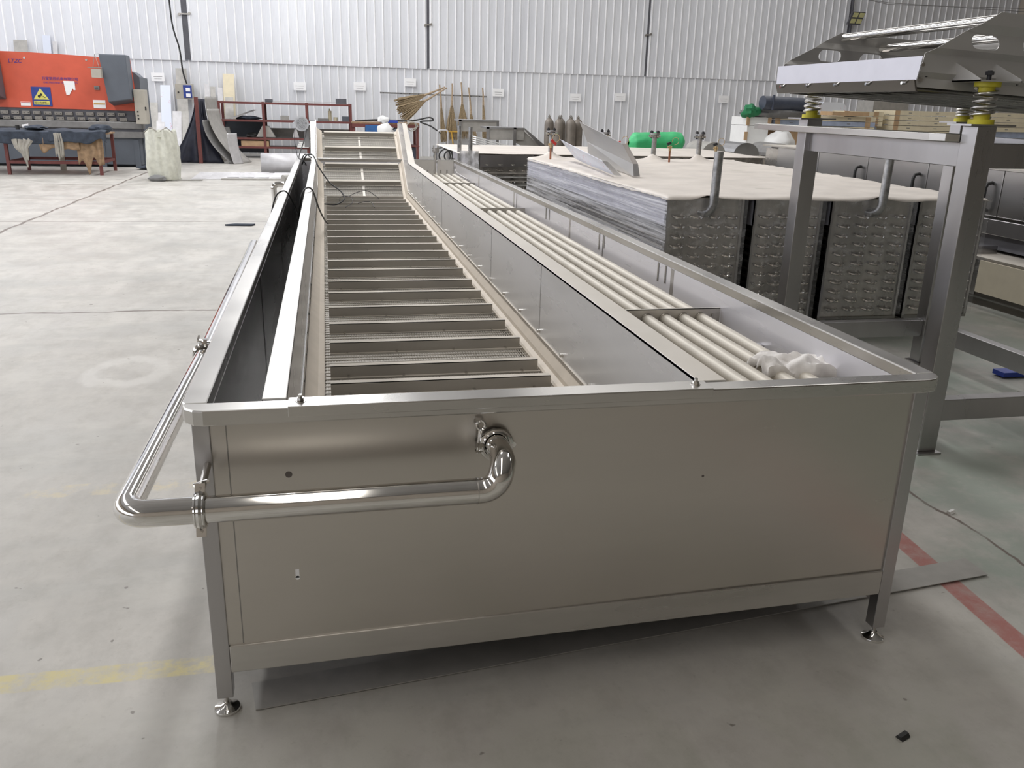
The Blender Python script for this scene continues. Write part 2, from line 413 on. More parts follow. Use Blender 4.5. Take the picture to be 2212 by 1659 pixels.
for i, (x, wd) in enumerate(((-3.44, .19), (3.54, .12), (10.565, .11), (17.585, .11))):
    t_ = B(x-wd/2-.02, x+wd/2+.02, YB-.045, YB-.03, 2.62, ZC)
    struct(t_.build('trim_%d' % (i+1), 'column'))
    cl = MB()
    for s in (-1, 1): cl.cyl((x+s*wd*.75, YB-.12, 3.85+.02*s), (x+s*wd*.75, YB-.05, 3.85+.02*s), .035, 10)
    cl.box(x-wd*.8, x+wd*.8, YB-.10, YB-.08, 3.83, 3.87)
    struct(cl.build('trim_%d' % (i+11), 'bolt'))
struct(B(XL-.1, XL, YF, YB, 0, 2.0).build('wall_left', 'dimwall'))
struct(B(XR, XR+.1, YF, YB, 0, ZC).build('wall_right', 'dimwall'))
struct(B(XL, XR, YF-.1, YF, 0, ZC).build('wall_front', 'dimwall'))
struct(B(XL, XR, YF, YB, ZC, ZC+.1).build('ceiling', 'roof'))

def emit(name, col, s):
    m = bpy.data.materials.new(name); m.use_nodes = True; t = NT(m); t.n.clear()
    e = t.node('ShaderNodeEmission'); e.inputs[0].default_value = (*col, 1); e.inputs[1].default_value = s
    t.link(e.outputs[0], t.node('ShaderNodeOutputMaterial').inputs[0]); return m
M['sky_a'] = emit('daylit_roof_sheet', (.98, .985, 1), 11.5)
M['sky_b'] = emit('daylit_roof_sheet_dim', (1, .985, .97), 4.0)
M['sky_e'] = emit('clear_roof_sheet', (.98, .985, 1), 13.5)
M['sky_d'] = emit('dusty_roof_sheet', (1, .95, .88), 3.0)
M['sky_c'] = emit('daylit_side_glazing', (.88, .91, 1), 2.9)
k = 1
for (x, m_, y0, y1) in ((-7, 'sky_a', 3, 25), (0, 'sky_e', 5, 25), (7, 'sky_b', 3, 25), (14, 'sky_b', 3, 25), (0, 'sky_d', -11, 2), (-7, 'sky_d', -11, 1)):
    struct(MB().add([(x-.6, y0, ZC-.03), (x+.6, y0, ZC-.03), (x+.6, y1, ZC-.03), (x-.6, y1, ZC-.03)], [(0, 3, 2, 1)]).build('window_%d' % k, m_, recalc=False)); k += 1
# side glazing band in the left wall, with wall above
struct(B(XL-.1, XL, YF, YB, 5.0, ZC).build('wall_left_upper', 'dimwall'))
struct(B(XL-.05, XL-.04, YF, YB, 2.0, 5.0).build('window_%d' % k, 'sky_c'))
# ------------------------------------------------------------------ stainless washing tank
W, L, H = 2.085, 9.68, 0.90
tank = thing('wash_tank', 'long stainless steel washing tank with a mesh conveyor lying in it', 'tank', (W/2, L/2, 0))
def rim_path():
    # mitred tube frame: clipped left corner, rounded right corner
    out = [(.058, 0), (2.03, 0), (2.058, .008), (2.077, .027), (W, .055), (W, L), (0, L), (0, .075), (.008, .045), (.028, .018)]
    return out
def rim_part(name, poly, z0, z1, bev=.004):
    return MB().prism(poly, 'z', z0, z1).build(name, 'rim', tank, bev=bev)
rim_part('rim_front', [(.058, 0), (2.022, 0), (2.052, .010), (2.073, .030), (2.083, .062), (.008, .062), (.004, .055), (.012, .030), (.034, .008)], H-.040, H)
rim_part('rim_left', [(.008, .062), (.062, .062), (.062, L), (0, L), (0, .075)], H-.040, H)
rim_part('rim_right', [(2.022, .062), (2.083, .062), (W, .075), (W, L), (2.022, L)], H-.040, H)
rim_part('rim_back', [(.062, L-.06), (2.022, L-.06), (2.022, L), (.062, L)], H-.040, H)
# front sheet with rail below, both a little out of level as in the photo
MB().hexa([(.064, .056, .205), (2.021, .056, .252), (2.021, .060, .252), (.064, .060, .205), (.064, .056, .862), (2.021, .056, .862), (2.021, .060, .862), (.064, .060, .862)]).build('front_panel', 'front', tank)
MB().hexa([(.064, .049, .129), (2.021, .049, .175), (2.021, .090, .175), (.064, .090, .129), (.064, .049, .212), (2.021, .049, .258), (2.021, .090, .258), (.064, .090, .212)]).build('bottom_rail', 'rim', tank, bev=.003)
B(.10, .103, .0555, .0562, .215, .85).build('seam', 'darkin', tank)
for x, nm in ((.024, 'side_panel'), (2.058, 'side_panel')):
    B(x, x+.003, .09, L-.05, .20, .862).build(nm, 'steel', tank)
    B(x-.002 if x < 1 else x-.035, x+.04 if x < 1 else x+.005, .10, L-.05, .13, .20).build('side_rail', 'rim', tank, bev=.003)
B(.06, 2.02, L-.06, L-.05, .13, .862).build('back_panel', 'wall', tank)
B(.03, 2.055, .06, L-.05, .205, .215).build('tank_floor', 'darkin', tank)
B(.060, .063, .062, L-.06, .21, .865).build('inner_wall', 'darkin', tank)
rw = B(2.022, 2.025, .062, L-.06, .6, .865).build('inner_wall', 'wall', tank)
B(1.43, 2.02, L-.075, L-.07, .5, .895).build('end_plate', 'endwhite', tank)
sm = MB()
for y in (3.05, 5.6, 7.6): sm.box(2.019, 2.022, y, y+.004, .66, .865)
split(sm, 'weld_seam', 'darkin', tank)
st = MB()
for y in (2.0, 2.1, 3.02, 3.12, 4.4, 4.5): st.box(2.0195, 2.0215, y, y+.018, .78+random.uniform(-.02, .02), .862)
for o in split(st, 'weld_stain', 'darkin', tank): plabel(o, 'dark drip stain on inner wall')
def leg(x, y, h0=.05):
    o = MB().box(x, x+.042, y, y+.042, h0, .865).build('leg', 'frame', tank, bev=.002)
    cx, cy = x+.021, y+.021
    MB().lathe([(.0, .0), (.034, .0), (.0355, .004), (.034, .008), (.026, .012), (.016, .018), (.011, .026), (.0, .027)], (cx, cy, 0), 28, cap=False).build('foot', 'polish', o)
    MB().cyl((cx, cy, .02), (cx, cy, h0+.01), .006, 10).build('threaded_stem', 'bolt', o)
for x in (.022, 2.021):
    for y in (.049, 1.9, 3.8, 5.7, 7.6, L-.10): leg(x, y)
# heating pipes over a perforated tray in the right-hand trough
px = (1.598, 1.680, 1.762, 1.845, 1.927)
for i, x in enumerate(px):
    MB().cyl((x, .12, .757), (x+.055, L-.35, .72), .0245, 20).build('heating_pipe', 'dustpipe', tank)
    MB().tube(arc((x+.055, L-.35, .745), (0, 0, -1), (0, 1, 0), .025, 0, 90, 6) + [(x+.055, L-.325, .79)], .0105, 8).build('pipe_end', 'bolt', tank)
for y, zt in ((1.355, .797), (5.25, .775), (7.85, .757)):
    b_ = MB().box(1.50, 2.02, y, y+.003, zt-.10, zt).box(1.50, 2.02, y, y+.014, zt-.003, zt).build('pipe_bracket', 'dusty', tank)
    g = MB()
    for x in px:
        xx = x+.055*(y-.12)/(L-.47); g.tube([p for p in arc((xx, y-.003, .757-.037*y/L), (1, 0, 0), (0, 0, 1), .0265, 0, 360, 18)][:-1], .0025, 6, True)
    split(g, 'bracket_ring', 'bolt', b_)
    split(MB().cyl((1.985, y-.008, zt-.03), (1.985, y+.001, zt-.03), .007, 8).cyl((1.975, y-.008, zt-.085), (1.975, y+.001, zt-.085), .007, 8), 'bolt', 'bolt', b_)
tray = MB()
cuts = [.09, 1.02, 1.30, 1.36, 2.6, 2.68, 3.9, 3.98, 5.19, 5.26, 6.6, 6.68, 7.8, 7.86, L-.1]
for i in range(5):
    a = px[i]-.046; bq = px[i]+.040
    for j in range(0, len(cuts)-1):
        if j % 2 and i < 4: tray.box(a, a+.02, cuts[j], cuts[j+1], .672, .676)
        else: tray.box(a if i else 1.435, bq+(.045 if i == 4 else 0), cuts[j], cuts[j+1], .672, .676)
tray.build('perforated_tray', 'dustier', tank)
B(1.435, 2.02, .065, L-.08, .60, .604).build('tray_floor', 'dustier', tank)
MB().box(1.985, 2.02, .95, .99, .68, .74).build('square_tube_stub', 'frame', tank)
# steam riser with flange near the far end
rs = MB().cyl((1.73, L-.5, .68), (1.73, L-.5, 1.03), .021, 16).build('riser_pipe', 'polish', tank)
fl = MB().cyl((1.73, L-.5, 1.03), (1.73, L-.5, 1.045), .045, 20).cyl((1.73, L-.5, 1.055), (1.73, L-.5, 1.07), .045, 20); split(fl, 'flange', 'bolt', rs)
fb = MB()
for a in range(4): fb.cyl((1.73+.035*math.cos(a*1.57+.6), L-.5+.035*math.sin(a*1.57+.6), 1.01), (1.73+.035*math.cos(a*1.57+.6), L-.5+.035*math.sin(a*1.57+.6), 1.10), .008, 8)
split(fb, 'flange_bolt', 'bolt', rs)
MB().tube([(1.92, L-.9, .88), (1.92, L-.9, .84), (1.93, L-1.0, .80), (1.98, L-1.3, .77), (2.0, L-1.4, .76)], .008, 8).build('drain_hook', 'frame', tank)
# return pipe: from a clamped elbow on the front sheet, round the left corner and back along the side
PY, PZ, PR = -.108, .695, .0322
MB().cyl((.045, PY, PZ), (.70, PY, PZ+.003), PR, 28).build('front_pipe', 'polish', tank)
MB().tube([(.70, PY, PZ+.003), (.715, PY, PZ+.003)] + arc((.715, PY, PZ+.053), (0, 0, -1), (1, 0, 0), .05, 0, 78, 9) + [(.776, PY+.03, PZ+.062), (.779, PY+.07, PZ+.064), (.779, .056, PZ+.064)], PR, 24).build('pipe_elbow', 'polish', tank)
MB().cyl((.703, PY, PZ+.003), (.7055, PY, PZ+.003), PR+.0012, 28).build('weld_bead', 'rim', tank)
MB().tube([(.0, PY, PZ)] + arc((-.066, PY+.05, PZ), (0, -1, 0), (-1, 0, 0), .05, 0, 90, 9) + [(-.116, .0, PZ)], PR, 24).cyl((-.066, PY, PZ), (.045, PY, PZ), PR, 28).build('corner_elbow', 'polish', tank)
MB().cyl((-.116, -.06, PZ), (-.102, 1.26, PZ), PR, 28).cyl((-.102, 1.26, PZ), (-.115, 3.85, PZ), PR, 28).build('side_pipe', 'polish', tank)
def clamp(c, d, up, tilt=0):
    """tri-clamp: split ring around the pipe with two ears, a bolt and a wing nut; d pipe axis, up ear direction"""
    c, d, up = V(c), V(d).normalized(), V(up).normalized(); s = d.cross(up)
    k = MB()
    for q in (-.009, .009):
        k.tube(arc(c+d*q, up, s, PR+.007, 0, 360, 24)[:-1], .0045, 8, True)
    k.tube(arc(c, up, s, PR+.006, 0, 360, 24)[:-1], .008, 8, True)
    for sg in (1, -1):
        e = c+up*(PR+.018)*sg
        k.bar(e-up*.012*sg, e+up*.012*sg, .022, .012, s)
        k.cyl(e+s*-.02, e+s*.02, .004, 8)
    e = c+up*(PR+.02); k.cyl(e-s*.028, e-s*.012, .0085, 10); k.bar(e-s*.024-d*.018+up*.004, e-s*.024+d*.018+up*.014, .006, .008)
    return k.build('pipe_clamp', 'polish', tank)
clamp((.052, PY, PZ), (1, 0, 0), (0, .35, 1)); clamp((-.102, 1.22, PZ), (0, 1, 0), (.1, 0, 1))
# flange clamp where the pipe enters the front sheet
fc = MB(); cc = V((.779, .035, PZ+.064))
fc.tube(arc(cc, (1, 0, 0), (0, 0, 1), .040, 0, 360, 28)[:-1], .007, 8, True).cyl(cc, cc+V((0, .022, 0)), .036, 28)
fc.cyl(cc+V((.045, -.004, 0)), cc+V((.045, .006, .0)), .008, 10)
fc.bar(cc+V((-.052, 0, .004)), cc+V((-.034, 0, .004)), .014, .012).bar(cc+V((-.056, 0, -.014)), cc+V((-.036, 0, -.014)), .014, .004)
fc.cyl(cc+V((-.048, 0, -.02)), cc+V((-.044, -.002, .045)), .0055, 10)
fc.build('flange_clamp', 'polish', tank)
MB().tube(arc(cc+V((-.042, -.002, .058)), (1, 0, 0), (0, .3, 1), .011, 0, 360, 14)[:-1], .004, 8, True).build('wing_nut', 'polish', tank)
# pipe support peg on the leg, and the outlets on the left side
MB().cyl((.052, .049, PZ+.045), (.052, PY+.01, PZ+.034), .009, 12).build('support_peg', 'rim', tank)
MB().tube([(-.05, 6.35, .55), (-.105, 6.35, .62), (-.115, 6.35, .82)] + arc((-.075, 6.35, .82), (-1, 0, 0), (0, 0, 1), .04, 0, 90, 6) + [(-.02, 6.35, .86)], .027, 18).build('overflow_pipe', 'polish', tank)
# thread on the front panel: scorch spots, and a painted glint
sc_ = MB()
for x, z, a, b_ in ((.245, .70, .009, .014), (1.385, .62, .004, .008)): sc_.cyl((x, .0557, z), (x, .0562, z), a, 14)
for o in split(sc_, 'scorch_spot', 'smudge', tank): plabel(o, 'small dark scorch spot')

plabel(MB().cyl((.252, .0557, .40), (.252, .0562, .40), .006, 10).box(.247, .257, .0557, .0562, .40, .425).build('dent_glint', 'white', tank), 'small bright highlight painted on the sheet')  # highlight painted on as a flat white spot

# ------------------------------------------------------------------ belt conveyor inside the tank
conv = thing('belt_conveyor', 'wire mesh belt conveyor with steel flights rising to a discharge end', 'conveyor', (.8, 5, .25))
TH = R(27); YK = 8.9; ZB = .45
def bp(s, h=0):   # point on the belt path, h above the belt; s metres from y=0
    if s <= YK: return (s, ZB+h)
    a = s-YK; return (YK+a*math.cos(TH)-h*math.sin(TH), ZB+a*math.sin(TH)+h*math.cos(TH))
SE = YK+1.60
BX0, BX1 = .325, 1.30
def board(x0, x1, name, mt, zb=.50):
    poly = [(.075, zb), (8.95, zb), (10.35, zb+.62), (10.42, zb+.80), (9.85, 1.345), (9.62, 1.345), (8.82, H), (.075, H)]
    return MB().prism(poly, 'x', x0, x1).build(name, mt, conv)
board(.247, .250, 'guard_board', 'guard', .40); board(1.350, 1.353, 'guard_board', 'guard', .53)
# folded top flange and outer skin of each guard
for x0, x1, nm in ((.190, .250, 'guard_flange'), (1.350, 1.432, 'guard_flange')):
    f = MB(); xr = x1 if x0 < 1 else 1.405
    f.add([(x0, .07, H+.002), (x1, .07, H+.002), (x1, 8.82, H+.002), (x0, 8.82, H+.002), (x0, .07, H-.010), (x1, .07, H-.010), (x1, 8.82, H-.010), (x0, 8.82, H-.010)],
          [(0, 1, 2, 3), (4, 7, 6, 5), (0, 4, 5, 1), (1, 5, 6, 2), (3, 7, 4, 0)])
    f.hexa([(x0, 8.82, H-.010), (x1, 8.82, H-.010), (xr, 9.62, 1.335), (x0, 9.62, 1.335), (x0, 8.82, H+.002), (x1, 8.82, H+.002), (xr, 9.62, 1.347), (x0, 9.62, 1.347)])
    f.hexa([(x0, 9.62, 1.335), (xr, 9.62, 1.335), (xr, 9.85, 1.335), (x0, 9.85, 1.335), (x0, 9.62, 1.347), (xr, 9.62, 1.347), (xr, 9.85, 1.347), (x0, 9.85, 1.347)])
    f.build(nm, 'rimdust' if x0 < 1 else 'flangebeige', conv, bev=.002)
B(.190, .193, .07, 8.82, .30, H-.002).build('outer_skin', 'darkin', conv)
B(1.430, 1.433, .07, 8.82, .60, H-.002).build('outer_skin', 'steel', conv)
MB().prism([(8.7, .45), (8.82, H), (9.62, 1.345), (9.85, 1.345), (10.42, 1.25), (10.35, 1.1), (8.95, .45)], 'x', .190, .193).build('outer_skin', 'steel', conv)
for y in (1.9, 3.2, 5.6, 7.2): B(1.3485, 1.3495, y, y+.004, .56, .89).build('guard_seam', 'frame', conv)
# return pan below the belt
pan = MB()
for a, b_ in ((.06, YK), (YK, SE)):
    (y0, z0), (y1, z1) = bp(a, -.07), bp(b_, -.07)
    pan.hexa([(.25, y0, z0-.004), (1.35, y0, z0-.004), (1.35, y1, z1-.004), (.25, y1, z1-.004), (.25, y0, z0), (1.35, y0, z0), (1.35, y1, z1), (.25, y1, z1)])
pan.build('return_pan', 'dusty', conv)
# beige plastic wear guides
def guide(prof, name, mt='uhmw'):
    """prof: (x, h) polygon swept along the belt path"""
    ss = [.06, YK, SE+.05]; n = len(prof); vs = []
    for s in ss:
        for x, h in prof:
            y, z = bp(s, h)
            if abs(s-YK) < 1e-6: y = YK - h*math.tan(TH/2)
            vs.append((x, y, z))
    fs = [(i*n+k, i*n+(k+1) % n, (i+1)*n+(k+1) % n, (i+1)*n+k) for i in range(2) for k in range(n)] + [tuple(range(n)), tuple(range(2*n, 3*n))]
    return MB().add(vs, fs).build(name, mt, conv)
guide([(.252, -.02), (.30, -.02), (.326, .012), (.326, .018), (.300, .030), (.252, .075)], 'wear_guide')
guide([(.250, .13), (.256, .13), (.256, .18), (.250, .18)], 'channel_strip', 'darkin')
guide([(1.348, -.02), (1.300, -.02), (1.292, .014), (1.300, .022), (1.322, .030), (1.326, .048), (1.348, .085)], 'wear_guide')
guide([(1.351, .085), (1.346, .085), (1.343, .105), (1.351, .105)], 'guide_lip', 'dustier')
bo = MB()
for i in range(20):
    y, z = bp(.6+i*.43, .125); bo.cyl((1.336, y, z), (1.351, y, z), .009, 8)
split(bo, 'guard_bolt', 'bolt', conv)
bo = MB()
for i in range(24):
    y, z = bp(.4+i*.36, .155); bo.box(.2565, .2585, y, y+.022, z, z+.008)
split(bo, 'channel_slot', 'black', conv)
# woven wire belt: long wires with cross rods
wires = MB(); nw = 78
for i in range(nw):
    x = BX0 + (BX1-.005-BX0)*i/(nw-1)
    (y0, z0), (y1, z1), (y2, z2) = bp(.10), bp(YK), bp(SE)
    r = .0022
    wires.hexa([(x-r, y0, z0-.004), (x+r, y0, z0-.004), (x+r, y1, z1-.004), (x-r, y1, z1-.004), (x-r, y0, z0), (x+r, y0, z0), (x+r, y1, z1), (x-r, y1, z1)])
    wires.hexa([(x-r, y1, z1-.004), (x+r, y1, z1-.004), (x+r, y2, z2-.004), (x-r, y2, z2-.004), (x-r, y1, z1), (x+r, y1, z1), (x+r, y2, z2), (x-r, y2, z2)])
s = .12
while s < SE:
    y, z = bp(s, .001); wires.cyl((BX0-.003, y, z), (BX1-.004, y, z), .0032, 6, cap=False); s += .0485
tag_belt = wires.build('mesh_belt', 'mesh', conv)
sl = MB()
for s0 in range(0, 4):
    for q in (.13, .26):
        y, z = bp(YK+.1+s0*.41+q, .006); sl.cyl((BX0, y, z), (BX1, y, z), .006, 8)
split(sl, 'carrier_rod', 'flight', conv)
cs = MB(); (y0, z0), (y1, z1) = bp(YK+.05, -.012), bp(SE, -.012)
cs.hexa([(.28, y0, z0-.004), (1.34, y0, z0-.004), (1.34, y1, z1-.004), (.28, y1, z1-.004), (.28, y0, z0), (1.34, y0, z0), (1.34, y1, z1), (.28, y1, z1)])
cs.build('slope_backing', 'slopeback', conv)
(y0, z0), (y1, z1) = bp(YK+.05, .004), bp(SE, .004)
MB().hexa([(.80, y0, z0-.004), (.83, y0, z0-.004), (.83, y1, z1-.004), (.80, y1, z1-.004), (.80, y0, z0), (.83, y0, z0), (.83, y1, z1), (.80, y1, z1)]).build('centre_strip', 'dusty', conv)
fs_ = [1.395, 1.64, 2.03, 2.40, 2.78, 3.17, 3.52, 3.92, 4.29, 4.68, 5.06, 5.44, 5.82, 6.20, 6.58, 6.96, 7.34, 7.72, 8.10, 8.46, 8.80] + [9.23, 9.64, 10.05, 10.44]
for i, s in enumerate(fs_):
    h, th = .056, .003; x0, x1 = .352, 1.283
    a = V((0, *bp(s, 0))); b_ = V((0, *bp(s, h))); up_ = (b_-a).normalized(); fw = V((0, up_.z, -up_.y))
    a.z = a.z; q = MB()
    def L4(p0, p1, nrm):
        e = nrm*th
        q.hexa([p0+V((x0, 0, 0)), p0+V((x1, 0, 0)), p0+e+V((x1, 0, 0)), p0+e+V((x0, 0, 0)), p1+V((x0, 0, 0)), p1+V((x1, 0, 0)), p1+e+V((x1, 0, 0)), p1+e+V((x0, 0, 0))])
    L4(a, b_, fw); L4(b_-up_*.003, b_-up_*.003+fw*.040, up_)
    lift = up_*.002
    q.hexa([a-fw*.020+V((x0, 0, 0))+lift, a-fw*.020+V((x1+.018, 0, 0))+lift, a+V((x1+.018, 0, 0))+lift, a+V((x0, 0, 0))+lift,
            a-fw*.020+V((x0, 0, 0))+lift+up_*.004, a-fw*.020+V((x1+.018, 0, 0))+lift+up_*.004, a+V((x1+.018, 0, 0))+lift+up_*.004, a+V((x0, 0, 0))+lift+up_*.004])
    fo = q.build('flight', 'flight', conv)
    k = MB()
    for x in (.43, .67, .95, 1.21):
        c = a-fw*.010+up_*.005+V((x, 0, 0)); k.cyl(c, c+up_*.007, .006, 8)
    split(k, 'flight_bolt', 'bolt', fo)
# head shaft, end roller and gear motor
yT, zT = bp(SE-.02, -.05)
MB().cyl((.26, yT, zT), (1.36, yT, zT), .05, 20).build('head_roller', 'dusty', conv)
MB().cyl((1.30, yT-.05, zT+.05), (1.352, yT-.05, zT+.05), .022, 14).build('guide_end', 'uhmw', conv)
for x in (.20, 1.38): MB().box(x-.02, x+.02, 9.9, 9.94, 0, 1.05).build('support_leg', 'frame', conv)
gm = MB().box(.10, .20, 9.9, 10.1, 1.02, 1.30).build('gear_box', 'motor', conv)
mt_ = MB().cyl((.075, 9.98, 1.315), (.075, 9.82, 1.315), .088, 28).build('drive_motor', 'motor', conv)
plabel(mt_, 'light grey motor seen from its fan end')
MB().cyl((.075, 9.82, 1.315), (.075, 9.80, 1.315), .093, 28).build('fan_cover', 'motorcap', mt_)
fg = MB()
for r_ in (.02, .035, .05, .065):
    for j in range(int(r_*400)):
        a = j*2*math.pi/int(r_*400); fg.box(.075+r_*math.cos(a)-.003, .075+r_*math.cos(a)+.003, 9.796, 9.80, 1.315+r_*math.sin(a)-.003, 1.315+r_*math.sin(a)+.003)
fg.build('vent_grille', 'column', mt_)['kind'] = 'stuff'
MB().box(-.035, .02, 9.82, 9.93, 1.26, 1.33).build('terminal_box', 'motorcap', mt_)
for zz in (1.20, 1.04):
    tk = MB().box(.165, .185, 9.80, 9.815, zz-.08, zz+.07).box(.205, .22, 9.80, 9.815, zz-.08, zz+.07).box(.165, .22, 9.8, 9.815, zz-.08, zz-.07)
    tk.build('take_up_frame', 'frame', conv)
# cover strip bolted over the front rim where the conveyor hangs on it
cap = MB().box(.255, 1.362, -.0035, .066, H, H+.004).box(.255, 1.362, -.0035, 0, H-.024, H+.002).build('mounting_plate', 'rim', conv, bev=.002)
for x in (.285, 1.325):
    k = MB().cyl((x, .033, H+.004), (x, .033, H+.006), .013, 14).cyl((x, .033, H+.006), (x, .033, H+.014), .009, 6).cyl((x, .033, H+.014), (x, .033, H+.022), .005, 8).build('mounting_bolt', 'polish', cap)

# ------------------------------------------------------------------ rag, cables and wire offcuts on the tank
def ragf(u, v):
    x = 1.80 + .26*u + .02*noise.noise(V((u*3, v*4, 1))); y = .50 + .16*v - .06*u + .02*noise.noise(V((u*4, v*3, 5)))
    f = .5+.5*math.sin((u*11+v*5)+3*noise.noise(V((u*3, v*3, 2))))
    e = min(u, 1-u, v, 1-v); z = .763 + .030*f + .008+.012*noise.noise(V((u*9, v*9, 0))) + .022*math.sin(math.pi*min(1, max(0, v))) - (.035 if e < .02 else 0)
    return V((x, y, z))
tag(MB().grid(ragf, 44, 26).build('cleaning_rag', 'rag', solid=.003), 'crumpled white rag lying on the pipes at the tank front', 'rag')
def cable(name, pts, r, label, cat='cable', group=None, mt='black'):
    P = [V(p) for p in pts]; out = []
    for i in range(len(P)-1):
        p0, p1, p2, p3 = P[max(i-1, 0)], P[i], P[i+1], P[min(i+2, len(P)-1)]
        for k in range(8):
            t = k/8; out.append(.5*((2*p1)+(p2-p0)*t+(2*p0-5*p1+4*p2-p3)*t*t+(3*p1-p0-3*p2+p3)*t**3))
    out.append(P[-1])
    o = MB().tube(out, r, 8).build(name, mt); tag(o, label, cat, group); return o
cable('power_cable', [(-.07, 5.0, .74), (-.03, 5.05, .88), (.03, 5.06, .925), (.075, 5.06, .89), (.12, 5.2, .75), (.15, 5.35, .62), (.16, 5.6, .45)], .006, 'black cable looped over the tank left rim into the trough')
cable('power_cable', [(.12, 5.1, .5), (.14, 5.1, .72), (.165, 5.12, .88), (.205, 5.2, .935), (.25, 5.35, .90), (.29, 5.7, .72), (.335, 6.2, .55), (.375, 6.5, .465)], .007, 'black cable arching over the left guard down onto the belt')
cable('power_cable', [(.08, 9.0, .86), (.12, 8.9, .95), (.16, 8.8, .99), (.22, 8.75, .98), (.28, 8.6, .86), (.40, 8.4, .70), (.52, 8.2, .62), (.55, 8.05, .55), (.46, 7.95, .50), (.33, 8.0, .50)], .008, 'black cable drooping in a long loop over the guard near the slope')
cable('power_cable', [(.14, 9.7, 1.25), (.10, 9.3, 1.1), (.05, 8.9, .95), (.10, 8.7, .93), (.13, 8.9, .86), (.08, 9.1, .90), (.12, 9.0, .98), (.20, 8.85, .95)], .007, 'black cable tangled over the far end of the trough')
mcb = cable('motor_cable', [(-.01, 9.85, 1.26), (-.02, 9.8, 1.1), (.0, 9.78, .95), (.02, 9.7, .85), (.05, 9.6, .84)], .004, 'thin cable hanging down from the grey motor')
for pts, lb in (([(.62, 8.62, .52), (.72, 8.72, .56), (.84, 8.7, .58), (.96, 8.45, .52)], 'dark wire scrap lying straightest, nearest the belt slope'),
                ([(.50, 8.15, .52), (.52, 8.3, .55), (.62, 8.2, .56), (.64, 7.9, .53), (.55, 7.5, .52)], 'dark hooked wire scrap in the middle of the belt'),
                ([(.70, 7.9, .52), (.76, 7.95, .53), (.84, 7.85, .54), (.86, 7.5, .52)], 'short pale curled wire scrap on the belt')):
    cable('wire_scrap', pts, .004, lb, 'wire', 'wire scraps on the belt')
# ------------------------------------------------------------------ vibrating screen on a square-tube stand
def tess(mb, outer, holes, fn, t_vec):
    """plate with holes: 2-D loops mapped to space by fn, thickness t_vec"""
    from mathutils.geometry import tessellate_polygon
    loops = [outer]+holes; flat = [p for l in loops for p in l]
    tri = tessellate_polygon([[V((p[0], p[1], 0)) for p in l] for l in loops])
    A = [V(fn(*p)) for p in flat]; Bv = [a+V(t_vec) for a in A]; n = len(A); k = 0
    fs = [tuple(t) for t in tri] + [tuple(i+n for i in t[::-1]) for t in tri]
    for l in loops:
        m_ = len(l); fs += [(k+i, k+(i+1) % m_, n+k+(i+1) % m_, n+k+i) for i in range(m_)]; k += m_
    return mb.add(A+Bv, fs)
def stadium(cx, cz, w_, h, n=8):
    r = h/2; d = w_/2-r
    return [(cx+d+r*math.cos(R(-90+180*i/n)), cz+r*math.sin(R(-90+180*i/n))) for i in range(n+1)] + [(cx-d+r*math.cos(R(90+180*i/n)), cz+r*math.sin(R(90+180*i/n))) for i in range(n+1)]
vs_ = thing('vibrating_screen', 'vibrating screen tray on coil springs above a tall square-tube stand', 'machine', (3.78, 2.2, 0))
AX, BX, NY, FY = 3.22, 4.28, 1.46, 2.91
for x in (AX, BX):
    for y in (NY, FY):
        p_ = B(x, x+.1, y, y+.1, .008, 1.575).build('post', 'frame', vs_, bev=.004)
        B(x-.02, x+.11, y-.03, y+.12, 0, .008).build('base_plate', 'frame', p_)
        B(x-.06, x+.17, y-.03, y+.13, 1.575, 1.583).build('spring_seat', 'frame', p_)
for z0, z1, nm in ((1.39, 1.50, 'top_beam'), (.19, .30, 'lower_beam')):
    for x in (AX+.03, BX+.02): B(x, x+.07, NY+.1, FY, z0, z1).build(nm, 'frame', vs_, bev=.003)
    for y in (NY+.02, FY+.02): B(AX+.1, BX, y, y+.07, z0-.03*(y < 2 and z0 < 1), z1-.03*(y < 2 and z0 < 1)).build(nm, 'frame', vs_, bev=.003)
MB().prism([(3.13, 1.66), (3.16, 1.585), (3.22, 1.565), (3.245, 1.565), (3.245, 3.45), (3.22, 3.47), (3.15, 3.45), (3.13, 3.36)], 'z', 1.502, 1.538).build('edge_plate', 'rim', vs_, bev=.003)
TZ = lambda x: -(x-3.0)*.045
def xl(z): return 2.985 + max(0, (z-1.865))*1.74
for yy, sg, nm in ((1.62, -1, 'side_plate'), (2.88, 1, 'side_plate')):
    q = MB(); lv = [(1.735, .008), (1.775, 0), (1.80, .022), (1.88, 0), (1.905, .022), (1.985, 0), (2.02, .024), (2.078, .010)]
    for (za, ya), (zb, yb) in zip(lv, lv[1:]):
        y0, y1 = yy+sg*ya, yy+sg*yb
        outer = [(xl(za), za), (5.05, za), (5.05, zb), (xl(zb), zb)]
        holes = [stadium(3.30+.27*i, 1.947, .145, .062) for i in range(6)] if abs(za-1.905) < 1e-6 else []
        if holes: holes = [h for h in holes if h[0][0] > xl(1.985)+.02]
        tess(q, outer, holes, lambda u, v: (u, y0+(y1-y0)*(v-za)/(zb-za), v+TZ(u)), (0, .004, 0))
    sp_ = q.build(nm, 'dullplate', vs_)
    for i in range(7): MB().cyl((3.03+.16*i, yy-.008, 1.788+TZ(3.03+.16*i)), (3.03+.16*i, yy+.008, 1.788+TZ(3.03+.16*i)), .009, 8).build('bolt', 'blackbolt', sp_)
    MB().cyl((3.50, yy-.012, 2.045), (3.50, yy+.012, 2.045), .017, 12).build('lifting_hole_plug', 'column', sp_)
    if yy < 2:
        for z in (1.765, 1.83, 1.80): MB().cyl((2.995+.004, yy-.016, z), (2.995+.004, yy, z), .009, 10).build('bolt', 'bolt', sp_)
